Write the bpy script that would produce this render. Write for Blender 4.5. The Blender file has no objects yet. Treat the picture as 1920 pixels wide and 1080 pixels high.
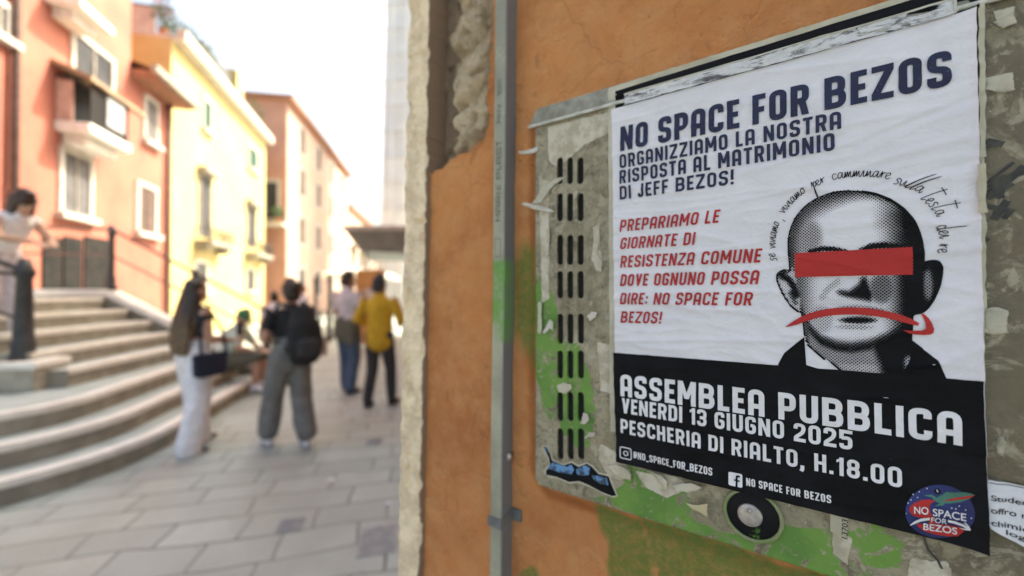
import bpy, bmesh, math, random
from math import radians, sin, cos, pi, sqrt
from mathutils import Vector, Matrix, noise
random.seed(7)
SC = bpy.context.scene
COL = SC.collection
# ------------------------------------------------------------------ camera, world, sun, exposure
F = 768.0                       # focal length in pixels of a 1920 wide frame (14.4 mm on 36 mm)
PITCH = radians(0.75)
CAM = Vector((0, 0, 1.5))
cd = bpy.data.cameras.new('camera'); cam = bpy.data.objects.new('camera', cd); COL.objects.link(cam)
cam.location = CAM; cam.rotation_euler = (radians(90) + PITCH, 0, 0)
cd.sensor_width = 36; cd.lens = 14.4; cd.clip_start = 0.02; cd.clip_end = 400
cd.dof.use_dof = True; cd.dof.focus_distance = 0.375; cd.dof.aperture_fstop = 2.2
SC.camera = cam
SUN_AZ, SUN_EL = (0.68, 0.73), radians(50)
w = bpy.data.worlds.new('World'); SC.world = w; w.use_nodes = True
nt = w.node_tree
sky = nt.nodes.new('ShaderNodeTexSky'); sky.sky_type = 'NISHITA'; sky.sun_disc = False
sky.sun_elevation = SUN_EL; sky.sun_rotation = math.atan2(SUN_AZ[0], SUN_AZ[1])
sky.air_density = 1.0; sky.dust_density = 10.0; sky.ozone_density = 1.0
nt.links.new(sky.outputs[0], nt.nodes['Background'].inputs[0])
nt.nodes['Background'].inputs[1].default_value = 0.15
ld = bpy.data.lights.new('sun', 'SUN'); sun = bpy.data.objects.new('sun', ld); COL.objects.link(sun)
ld.energy = 2.7; ld.angle = radians(0.53); ld.color = (1, 0.95, 0.87)
sd = Vector((SUN_AZ[0]*cos(SUN_EL), SUN_AZ[1]*cos(SUN_EL), sin(SUN_EL)))
sun.rotation_euler = (-sd).to_track_quat('-Z', 'Y').to_euler(); sun.location = (3, 3, 14)
SC.view_settings.view_transform = 'Standard'; SC.view_settings.look = 'None'
SC.view_settings.exposure = 1.8; SC.view_settings.gamma = 1.0
SC.view_settings.use_white_balance = True; SC.view_settings.white_balance_temperature = 7000; SC.view_settings.white_balance_tint = 3
SC.render.engine = 'CYCLES'
SC.cycles.use_denoising = True
SC.cycles.max_bounces = 6; SC.cycles.diffuse_bounces = 4; SC.cycles.sample_clamp_indirect = 8
# ------------------------------------------------------------------ geometry of the view
def ray(px, py):
    x = (px - 960) / F; y = (540 - py) / F
    return Vector((x, cos(PITCH) - y*sin(PITCH), sin(PITCH) + y*cos(PITCH)))
def proj(p):
    q = Vector(p) - CAM
    zf = q.y*cos(PITCH) + q.z*sin(PITCH); up = -q.y*sin(PITCH) + q.z*cos(PITCH)
    return 960 + F*q.x/zf, 540 - F*up/zf
class Facade:                                     # a vertical wall plane, s along it, z up, off towards the street
    def __init__(s, o, d, n): s.o = Vector((o[0], o[1], 0)); s.d = Vector((d[0], d[1], 0)).normalized(); s.n = Vector((n[0], n[1], 0)).normalized()
    def at(s, px, py, off=0):
        r = ray(px, py); t = ((s.o + s.n*off - CAM).dot(s.n)) / r.dot(s.n)
        p = CAM + r*t; return (p - s.o).dot(s.d), p.z
    def w(s, a, z, off=0): p = s.o + s.d*a + s.n*off; return Vector((p.x, p.y, z))
WN = Vector((-0.573, -0.819, 0)).normalized(); WT = Vector((0.819, -0.573, 0)).normalized()
WALL = Facade((-WN.x*0.470, -WN.y*0.470), WT, WN)  # off = 0 is the front of the metal cabinet
def W(px, py, off=0): return WALL.at(px, py, off)
# ------------------------------------------------------------------ objects
def thing(name, label, cat, loc=(0, 0, 0), group=None, kind=None):
    o = bpy.data.objects.new(name, None); COL.objects.link(o); o.location = loc
    o.empty_display_size = 0.1
    o['label'] = label; o['category'] = cat
    if group: o['group'] = group
    if kind: o['kind'] = kind
    return o
def origin_of(parent):
    v = Vector((0, 0, 0))
    while parent is not None: v += parent.location; parent = parent.parent
    return v
def link(name, me, mat, parent=None, smooth=False):
    o = bpy.data.objects.new(name, me); COL.objects.link(o)
    me.name = name
    if parent is not None:
        me.transform(Matrix.Translation(-origin_of(parent))); o.parent = parent
    for m in (mat if isinstance(mat, (list, tuple)) else [mat]): me.materials.append(m)
    if smooth: me.polygons.foreach_set('use_smooth', [True]*len(me.polygons))
    return o
def tag(o, label, cat, group=None):
    o['label'] = label; o['category'] = cat
    if group: o['group'] = group
    return o
class MB:
    def __init__(s): s.v = []; s.f = []; s.mi = []
    def add(s, vs, fs, mi=0):
        b = len(s.v); s.v += [tuple(v) for v in vs]; s.f += [tuple(i+b for i in f) for f in fs]; s.mi += [mi]*len(fs); return s
    def hexa(s, p, mi=0):     # 8 corners: 0-3 bottom loop, 4-7 top loop
        return s.add(p, [(3,2,1,0),(4,5,6,7),(0,1,5,4),(1,2,6,5),(2,3,7,6),(3,0,4,7)], mi)
    def fbox(s, fa, a0, a1, z0, z1, o0, o1, mi=0):
        q = [fa.w(a, z, o) for z in (z0, z1) for a, o in ((a0, o0), (a1, o0), (a1, o1), (a0, o1))]
        return s.hexa(q, mi)
    def box(s, c, sx, sy, sz, rz=0, mi=0):
        ca, sa = cos(rz), sin(rz); q = []
        for z in (0, sz):
            for x, y in ((-1,-1),(1,-1),(1,1),(-1,1)):
                X, Y = x*sx/2, y*sy/2; q.append((c[0]+X*ca-Y*sa, c[1]+X*sa+Y*ca, c[2]+z))
        return s.hexa(q, mi)
    def prism(s, pts, z0, z1, mi=0):
        n = len(pts); vs = [(p[0], p[1], z0) for p in pts] + [(p[0], p[1], z1) for p in pts]
        fs = [tuple(reversed(range(n))), tuple(range(n, 2*n))] + [(i, (i+1) % n, n+(i+1) % n, n+i) for i in range(n)]
        return s.add(vs, fs, mi)
    def tube(s, pts, r, n=8, mi=0, closed=False):
        pts = [Vector(p) for p in pts]; rr = r if isinstance(r, (list, tuple)) else [r]*len(pts)
        vs = []; up = Vector((0, 0, 1))
        for i, p in enumerate(pts):
            t = (pts[min(i+1, len(pts)-1)] - pts[max(i-1, 0)]).normalized()
            u = t.cross(up);  u = t.cross(Vector((1, 0, 0))) if u.length < 0.05 else u
            u.normalize(); v = u.cross(t)
            for k in range(n):
                a = 2*pi*k/n; vs.append(p + (u*cos(a) + v*sin(a))*rr[i])
        m = len(pts); fs = [(i*n+k, i*n+(k+1) % n, (i+1)*n+(k+1) % n, (i+1)*n+k) for i in range(m-1) for k in range(n)]
        fs += [tuple(reversed(range(n))), tuple(range((m-1)*n, m*n))]
        return s.add(vs, fs, mi)
    def lathe(s, c, prof, n=20, axis=None, mi=0):      # prof = [(r, z)], axis default z
        c = Vector(c); ax = Vector(axis).normalized() if axis is not None else Vector((0, 0, 1))
        u = ax.orthogonal().normalized(); v = ax.cross(u); vs = []
        for r, z in prof:
            for k in range(n):
                a = 2*pi*k/n; vs.append(c + ax*z + (u*cos(a) + v*sin(a))*max(r, 1e-5))
        m = len(prof); fs = [(i*n+k, i*n+(k+1) % n, (i+1)*n+(k+1) % n, (i+1)*n+k) for i in range(m-1) for k in range(n)]
        fs += [tuple(reversed(range(n))), tuple(range((m-1)*n, m*n))]
        return s.add(vs, fs, mi)
    def build(s, name, mat, parent=None, smooth=False, bevel=0):
        me = bpy.data.meshes.new(name); me.from_pydata(s.v, [], s.f); me.validate()
        o = link(name, me, mat, parent, smooth)
        if len(set(s.mi)) > 1 and len(me.polygons) == len(s.mi): me.polygons.foreach_set('material_index', s.mi)
        if bevel:
            b = o.modifiers.new('bevel', 'BEVEL'); b.width = bevel; b.segments = 2; b.limit_method = 'ANGLE'
        return o
def in_poly(x, y, P):
    c = False; j = len(P)-1
    for i in range(len(P)):
        if (P[i][1] > y) != (P[j][1] > y) and x < (P[j][0]-P[i][0])*(y-P[i][1])/(P[j][1]-P[i][1]) + P[i][0]: c = not c
        j = i
    return c
def seg_d(x, y, a, b):
    dx, dy = b[0]-a[0], b[1]-a[1]; L = dx*dx+dy*dy
    t = 0 if L == 0 else max(0, min(1, ((x-a[0])*dx+(y-a[1])*dy)/L))
    return math.hypot(x-a[0]-t*dx, y-a[1]-t*dy)
def poly_sd(x, y, P):        # signed distance, + inside
    d = min(seg_d(x, y, P[i-1], P[i]) for i in range(len(P)))
    return d if in_poly(x, y, P) else -d
def nz(x, y, z=0.0): return noise.noise(Vector((x, y, z)))
def sm(e0, e1, x):
    t = max(0, min(1, (x-e0)/(e1-e0))); return t*t*(3-2*t)
# ------------------------------------------------------------------ materials
def new_mat(name):
    m = bpy.data.materials.new(name); m.use_nodes = True
    return m, m.node_tree, m.node_tree.nodes['Principled BSDF']
def nd(nt, t, **k):
    n = nt.nodes.new('ShaderNode'+t)
    for a, b in k.items():
        if a.startswith('i_'):
            key = a[2:]; key = int(key) if key.isdigit() else key.replace('_', ' ')
            n.inputs[key].default_value = b
        else: setattr(n, a, b)
    return n
def c4(c): return (c[0], c[1], c[2], 1)
def ntex(nt, scale, detail=4, rough=0.6, co=None, dist=0):
    n = nd(nt, 'TexNoise', i_Scale=scale, i_Detail=detail, i_Roughness=rough, i_Distortion=dist)
    if co is None:
        g = nt.nodes.get('geo') or nd(nt, 'NewGeometry'); g.name = 'geo'; co = g.outputs['Position']
    nt.links.new(co, n.inputs['Vector']); return n.outputs['Fac']
def mth(nt, op, a, b=None, clamp=False):
    n = nd(nt, 'Math', operation=op, use_clamp=clamp)
    for i, x in enumerate((a, b)):
        if x is None: continue
        if isinstance(x, (int, float)): n.inputs[i].default_value = x
        else: nt.links.new(x, n.inputs[i])
    return n.outputs[0]
def ramp(nt, fac, e0, e1):
    n = nd(nt, 'MapRange', interpolation_type='SMOOTHSTEP', i_1=e0, i_2=e1); nt.links.new(fac, n.inputs[0]); return n.outputs[0]
def mixc(nt, fac, a, b, bt='MIX'):
    n = nd(nt, 'Mix', data_type='RGBA', blend_type=bt)
    if isinstance(fac, (int, float)): n.inputs[0].default_value = fac
    else: nt.links.new(fac, n.inputs[0])
    for i, x in ((6, a), (7, b)):
        if isinstance(x, tuple): n.inputs[i].default_value = c4(x)
        else: nt.links.new(x, n.inputs[i])
    return n.outputs[2]
def bump(nt, bs, h, strength, dist, prev=None):
    n = nd(nt, 'Bump', i_Strength=strength, i_Distance=dist); nt.links.new(h, n.inputs['Height'])
    if prev is not None: nt.links.new(prev, n.inputs['Normal'])
    if bs is not None: nt.links.new(n.outputs[0], bs.inputs['Normal'])
    return n.outputs[0]
def surf(name, c1, c2=None, scale=6, rough=0.7, bscale=None, bstr=0.4, bdist=0.01, metal=0, detail=5, lo=0.35, hi=0.65, objco=False):
    m, nt, bs = new_mat(name)
    bs.inputs['Roughness'].default_value = rough; bs.inputs['Metallic'].default_value = metal
    c2 = c2 or tuple(x*0.75 for x in c1)
    co = nd(nt, 'TexCoord').outputs['Object'] if objco else None
    f = ramp(nt, ntex(nt, scale, detail, 0.62, co), lo, hi)
    nt.links.new(mixc(nt, f, c1, c2), bs.inputs['Base Color'])
    if bscale: bump(nt, bs, ntex(nt, bscale, 5, 0.65, co), bstr, bdist)
    return m
# ------------------------------------------------------------------ the corner building (poster wall)
def attr(me, name, vals):
    at = me.attributes.new(name, 'FLOAT', 'POINT'); at.data.foreach_set('value', vals)
def pxpoly(P, off=0): return [W(x, y, off) for x, y in P]
def sprayed(a, h, polys):       # polys = [(polygon, softness)]
    v = 0
    for P, s in polys:
        v = max(v, sm(-s, s, poly_sd(a, h, P) + 0.004*nz(a*70, h*70) + 0.006*nz(a*22, h*22, 5)))
    return v
PL = -0.012                                      # front of the plaster
corner_w = WALL.w(-0.565, 0, 0)
BA = 6.0; BH = 8.6; SIDE = Vector((-0.20, 0.970, 0)).normalized()
building = thing('corner_building', 'orange plastered corner building with crumbling masonry and pale stone edge', 'building', WALL.w(0, 0, -0.3))
m_stucco, nt, bs = new_mat('orange_stucco')
f1 = ramp(nt, ntex(nt, 4.5, 7, 0.66, None, .5), 0.36, 0.64); f2 = ramp(nt, ntex(nt, 28, 5, 0.65), 0.35, 0.7)
c = mixc(nt, f1, (0.75, 0.305, 0.10), (0.56, 0.205, 0.062)); c = mixc(nt, mth(nt, 'MULTIPLY', f2, 0.5), c, (0.74, 0.37, 0.155))
bl_ = ramp(nt, ntex(nt, 9, 7, 0.7, None, 1.0), 0.60, 0.74); c = mixc(nt, mth(nt, 'MULTIPLY', bl_, 0.55), c, (0.78, 0.47, 0.25)); st_ = ramp(nt, ntex(nt, 13, 7, 0.72, None, 1.4), 0.60, 0.68); c = mixc(nt, mth(nt, 'MULTIPLY', st_, 0.5), c, (0.36, 0.15, 0.055))
wv = nd(nt, 'TexNoise', i_Scale=30, i_Detail=4); nt.links.new(nt.nodes['geo'].outputs['Position'], wv.inputs['Vector']); wa_ = nd(nt, 'VectorMath', operation='MULTIPLY_ADD'); nt.links.new(wv.outputs['Color'], wa_.inputs[0]); wa_.inputs[1].default_value = (.05, .05, .05); nt.links.new(nt.nodes['geo'].outputs['Position'], wa_.inputs[2])
vo = nd(nt, 'TexVoronoi', feature='DISTANCE_TO_EDGE', i_Scale=6.5); nt.links.new(wa_.outputs[0], vo.inputs['Vector']); crack = mth(nt, 'MULTIPLY', ramp(nt, vo.outputs['Distance'], .014, .003), ramp(nt, ntex(nt, 5, 3), .52, .60)); c = mixc(nt, mth(nt, 'MULTIPLY', crack, .20), c, (.22, .085, .03))
sp = ramp(nt, ntex(nt, 60, 4, 0.7), 0.64, 0.72); c = mixc(nt, mth(nt, 'MULTIPLY', sp, 0.35), c, (0.36, 0.14, 0.05))
ga = nd(nt, 'Attribute', attribute_name='green').outputs['Fac']
ra = nd(nt, 'Attribute', attribute_name='rust').outputs['Fac']
c = mixc(nt, ra, c, (0.42, 0.125, 0.03))
c = mixc(nt, mth(nt, 'MULTIPLY', ga, mth(nt, 'ADD', mth(nt, 'MULTIPLY', ramp(nt, ntex(nt, 130, 4, 0.7), 0.3, 0.62), 0.3), 0.55)), c, (0.115, 0.215, 0.035))
nt.links.new(c, bs.inputs['Base Color']); bs.inputs['Roughness'].default_value = 0.9
b1 = bump(nt, None, ntex(nt, 330, 5, 0.75), 0.75, 0.0045)
b2 = bump(nt, None, ntex(nt, 85, 6, 0.62), 0.65, 0.012, b1)
bump(nt, bs, ntex(nt, 16, 4, 0.55, None, 0.6), 0.35, 0.02, b2)
RECESS = pxpoly([(796, -420), (796, 0), (796, 120), (795, 250), (798, 330), (822, 318), (850, 300), (880, 283), (905, 262), (918, 240), (920, 215), (912, 185), (918, 150), (922, 110), (925, 0), (935, -420)], PL)
green_wall = [(pxpoly([(962, 500), (985, 455), (1006, 470), (1006, 690), (985, 655), (962, 622)], PL), 0.014),
              (pxpoly([(1115, 945), (1160, 955), (1200, 975), (1222, 1030), (1230, 1100), (1148, 1100), (1140, 1030)], PL), 0.003),
              (pxpoly([(1203, 965), (1320, 1000), (1560, 1085), (1560, 1120), (1240, 1120), (1225, 1040)], PL), 0.003),
              (pxpoly([(972, 1090), (980, 1068), (995, 1062), (1010, 1072), (1018, 1100)], PL), 0.003)]
box_edge = pxpoly([(1000, 240), (1001, 880), (1030, 925), (1520, 1090)], PL)
xs = [-0.520 + 0.004*i for i in range(181)] + [0.26, 0.5, 1, 2, 4, BA]
hs = [0, 0.5, 0.8] + [0.9 + 0.004*i for i in range(301)] + [2.3, 2.8, 4, 6, BH]
vs = []; green = []; rust = []
for h in hs:
    for a in xs:
        o = PL + 0.0018*nz(a*9, h*9) + 0.0011*nz(a*33, h*33) + 0.0007*nz(a*95, h*95, 2)
        vs.append(WALL.w(a, h, o))
        green.append(sprayed(a, h, green_wall) if 0.9 < h < 2.15 and -0.4 < a < 0.2 else 0)
        d = min(seg_d(a, h, box_edge[i], box_edge[i+1]) for i in range(3)) if -0.4 < a < 0.2 and 0.9 < h < 2.1 else 1
        rust.append(0.75*(1-sm(0.001, 0.012 + 0.006*nz(a*40, h*40), d)) + 0.5*sm(0.1, 0.5, nz(a*6+3, h*14))*0.5)
nx = len(xs); keep = {}
for j in range(len(hs)-1):
    for i in range(nx-1):
        ca, ch = (xs[i]+xs[i+1])/2, (hs[j]+hs[j+1])/2
        if in_poly(ca + 0.004*nz(ca*60, ch*60), ch + 0.006*nz(ca*45, ch*45, 3), RECESS) or (ch > 2.11 and RECESS[1][0] < ca < RECESS[-2][0]): continue
        keep[i, j] = 1
fs = [(j*nx+i, j*nx+i+1, (j+1)*nx+i+1, (j+1)*nx+i) for i, j in keep]
n0 = len(vs); back = {}
def bk(k):
    if k not in back:
        back[k] = len(vs); p = vs[k]; vs.append(p - WN*0.032); green.append(0); rust.append(0.9)
    return back[k]
for i, j in list(keep):
    for di, dj, k0, k1 in ((-1, 0, (j+1)*nx+i, j*nx+i), (1, 0, j*nx+i+1, (j+1)*nx+i+1), (0, -1, j*nx+i, j*nx+i+1), (0, 1, (j+1)*nx+i+1, (j+1)*nx+i)):
        if (i+di, j+dj) not in keep: fs.append((k0, bk(k0), bk(k1), k1))
me = bpy.data.meshes.new('plaster'); me.from_pydata(vs, [], fs); attr(me, 'green', green); attr(me, 'rust', rust)
link('plaster', me, m_stucco, building)
# exposed masonry in the missing plaster
m_mason, nt, bs = new_mat('old_masonry')
f = ramp(nt, ntex(nt, 22, 6, 0.65), 0.35, 0.65)
c = mixc(nt, f, (0.80, 0.64, 0.44), (0.48, 0.36, 0.23)); c = mixc(nt, ramp(nt, ntex(nt, 60, 5, 0.7), 0.6, 0.72), c, (0.16, 0.11, 0.075))
ba = nd(nt, 'Attribute', attribute_name='shaded_groove').outputs['Fac']
c = mixc(nt, mth(nt, 'MULTIPLY', ba, 0.75), c, (0.27, 0.18, 0.12))  # darker brown in the deep groove, its shade mixed into the colour
nt.links.new(c, bs.inputs['Base Color']); bs.inputs['Roughness'].default_value = 0.95
bump(nt, bs, ntex(nt, 130, 7, 0.75), 0.9, 0.010)
ra0 = min(p[0] for p in RECESS) - 0.02; ra1 = max(p[0] for p in RECESS) + 0.03
rows = []; shaded_groove = []; na = 110; rh0 = 1.62; rh1 = 2.4; nh = 420
gl = W(845, 160, PL)[0]
for j in range(nh+1):
    h = rh0 + (rh1-rh0)*j/nh
    for i in range(na+1):
        a = ra0 + (ra1-ra0)*i/na
        t = h*1.0 - 0.55*(a-gl) + 0.012*nz(a*25, h*25)      # tilted courses of stones
        k = t/0.085; fr = k - math.floor(k); cell = math.floor(k)
        lump = sm(0, 0.22, fr)*(1-sm(0.80, 1.0, fr))
        hole = sm(0.15, 0.45, nz(a*38, h*30, cell*3.1))
        edge = gl + 0.012*nz(2, h*26) + 0.006*nz(7, h*80)
        g = sm(-0.006, 0.010, a-edge)
        o = PL - 0.032 + g*(0.012 + 0.018*lump - 0.016*hole*lump + 0.009*nz(a*17, h*17, cell)) + 0.0045*nz(a*75, h*75) + 0.0035*abs(nz(a*150, h*150)) + 0.002*nz(a*330, h*330) - 0.010*sm(.25, .5, nz(a*55, h*48, 6))
        o -= 0.025*(1-sm(-.007, .003, poly_sd(a, h, RECESS))) if h < 2.05 else 0
        rows.append(WALL.w(a, h, o)); shaded_groove.append(1-g*(0.97 if lump > 0.3 else .8))
fs = [(j*(na+1)+i, j*(na+1)+i+1, (j+1)*(na+1)+i+1, (j+1)*(na+1)+i) for j in range(nh) for i in range(na)]
me = bpy.data.meshes.new('exposed_masonry'); me.from_pydata(rows, [], fs); attr(me, 'shaded_groove', shaded_groove)
link('exposed_masonry', me, m_mason, building, True)
# pale stone strip at the very corner
m_quoin = surf('pale_stone_edge', (0.92, 0.75, 0.52), (0.70, 0.55, 0.37), 26, 0.9, 190, 0.6, 0.006)
qt = m_quoin.node_tree; qb = qt.nodes['Principled BSDF']; ql = qb.inputs['Base Color'].links[0].from_socket
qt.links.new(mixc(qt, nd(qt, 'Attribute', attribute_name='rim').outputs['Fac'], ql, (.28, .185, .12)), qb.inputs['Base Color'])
rim = []; vs = []; qn = 22; qh = 520
for j in range(qh+1):
    h = 0.02 + 3.2*j/qh if j < qh else BH
    for i in range(qn+1):
        u = i/qn
        a = -0.565 + 0.022*max(-1.2, min(1.2, h-1.5)) + 0.060*u + 0.0016*nz(3, h*9) + 0.0016*nz(9, h*70) + 0.0010*nz(5, h*190)
        o = PL + 0.010 + 0.0035*nz(a*45, h*45) + 0.0022*nz(a*130, h*130)
        o -= 0.006*sm(.30, .42, nz(a*34, h*20, 9)); jt = min(abs(h-q) for q in (.62, .98, 1.285, 1.62, 1.90, 2.3)); o -= 0.005*(1-sm(.001, .006, jt + .002*nz(a*60, h*9)))
        if u == 0: o = -0.10; a += 0.004
        elif u < 0.1: o -= 0.006*(1-u/0.1)
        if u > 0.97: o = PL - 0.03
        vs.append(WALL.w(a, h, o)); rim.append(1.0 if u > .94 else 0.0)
fs = [(j*(qn+1)+i, j*(qn+1)+i+1, (j+1)*(qn+1)+i+1, (j+1)*(qn+1)+i) for j in range(qh) for i in range(qn)]
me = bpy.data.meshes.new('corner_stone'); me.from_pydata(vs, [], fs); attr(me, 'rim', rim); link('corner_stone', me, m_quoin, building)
# body of the house behind the plaster, its side runs along the street
q0 = WALL.w(-0.535, 0, -0.075); q1 = WALL.w(BA, 0, -0.075); s1 = q0 + SIDE*15.0
MB().prism([q0, q1, WALL.w(BA, 0, -6.0), s1 + Vector((5, 1.3, 0)), s1], 0, BH).build('masonry_body', surf('house_side', (0.55, 0.36, 0.2), (0.45, 0.3, 0.18), 2, 0.9), building)
rb = MB(); rb.prism([q0 + Vector((-.35, -.2, 0)), q1 + Vector((.2, -.4, 0)), WALL.w(BA+.3, 0, -6.3), s1 + Vector((5, 1.8, 0)), s1 + Vector((-.4, .4, 0))], BH+0.002, BH+0.18)
rb.build('roof_edge', surf('roof_edge', (0.35, 0.25, 0.19)), building)
# ------------------------------------------------------------------ cable duct on the wall
m_duct, nt, bs = new_mat('duct_plastic')
f = ramp(nt, ntex(nt, 14, 5, 0.6), 0.35, 0.68)
c = mixc(nt, f, (0.37, 0.36, 0.265), (0.26, 0.25, 0.185)); c = mixc(nt, mth(nt, 'MULTIPLY', ramp(nt, ntex(nt, 55, 7, 0.75, None, 1.2), 0.56, 0.68), 0.6), c, (0.14, 0.125, 0.09))
ga = nd(nt, 'Attribute', attribute_name='green').outputs['Fac']
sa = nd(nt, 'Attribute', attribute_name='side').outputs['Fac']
c = mixc(nt, sa, c, (0.155, 0.16, 0.165))  # right face darker and bluer: its shade is put into the colour
c = mixc(nt, mth(nt, 'MULTIPLY', ga, mth(nt, 'SUBTRACT', 1.0, mth(nt, 'MULTIPLY', ramp(nt, ntex(nt, 45, 7, .74), .42, .66), .6))), c, (0.12, 0.28, 0.05))
nt.links.new(c, bs.inputs['Base Color']); bs.inputs['Roughness'].default_value = 0.42
bump(nt, bs, ntex(nt, 60, 4, 0.6), 0.12, 0.003)
duct = thing('cable_duct', 'grey square plastic cable duct running up the orange wall, part sprayed green', 'duct', WALL.w(-0.345, 0, -0.01))
dr = W(964, 500, PL)[0]; DO = 0.014            # right rear edge and front face
dl = W(922, 500, DO)[0]; dm = W(944, 500, DO)[0]
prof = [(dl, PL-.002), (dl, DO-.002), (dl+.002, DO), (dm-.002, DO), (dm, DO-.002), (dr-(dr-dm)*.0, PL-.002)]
gp = pxpoly([(900, 490), (950, 489), (975, 475), (1000, 470), (1000, 700), (970, 660), (944, 642), (922, 606), (900, 580)], DO)
hs = [0.0, 0.6] + [0.9 + 0.006*i for i in range(220)] + [2.6, 4, 6, 8.2]
vs = []; green = []; side = []; npf = len(prof)
for h in hs:
    for i, (a, o) in enumerate(prof):
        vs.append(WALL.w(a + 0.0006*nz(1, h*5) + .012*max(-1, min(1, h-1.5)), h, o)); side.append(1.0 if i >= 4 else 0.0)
        green.append(sm(-.004, .004, poly_sd(a, h, gp))*(0.25 if i == 5 else 1))
fs = [(j*npf+i, j*npf+i+1, (j+1)*npf+i+1, (j+1)*npf+i) for j in range(len(hs)-1) for i in range(npf-1)]
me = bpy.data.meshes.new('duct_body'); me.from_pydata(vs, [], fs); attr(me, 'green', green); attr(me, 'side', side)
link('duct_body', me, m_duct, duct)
m_steel = surf('zinc', (0.30, 0.31, 0.31), (0.2, 0.2, 0.2), 60, 0.4, metal=0.6)
ch = W(935, 985, DO)[1]
dl, dm, dr = dl-.0046, dm-.0046, dr-.0046; b = MB()
b.fbox(WALL, dl-.0012, dm+.0012, ch-.005, ch+.009, DO+.0002, DO+.0014); 
b.add([WALL.w(dm+.0012, ch-.005, DO+.0014), WALL.w(dr+.003, ch+.001, PL+.001), WALL.w(dr+.003, ch+.015, PL+.001), WALL.w(dm+.0012, ch+.009, DO+.0014),
       WALL.w(dm+.0002, ch-.005, DO-.001), WALL.w(dr+.001, ch+.001, PL-.002), WALL.w(dr+.001, ch+.015, PL-.002), WALL.w(dm+.0002, ch+.009, DO-.001)], [(0,1,2,3),(7,6,5,4),(0,4,5,1),(3,2,6,7)])
b.fbox(WALL, dr+.001, dr+.018, ch+.0, ch+.016, PL-.002, PL+.003)
b.build('clamp', surf('clamp_plastic', (0.15, 0.155, 0.155), (0.11, 0.11, 0.11), 80, 0.5), duct)
a_, h_ = W(961, 852, PL)
b = MB(); b.lathe(WALL.w(a_, h_, PL-.002), [(0.0025, 0), (0.0025, .010), (0.0055, .010), (.0055, .013), (.003, .0155), (.0, .016)], 14, WN)
b.build('fixing_screw', surf('screw', (0.5, 0.48, 0.42), (0.35, 0.3, 0.25), 200, 0.35, metal=0.7), duct, True)
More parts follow.
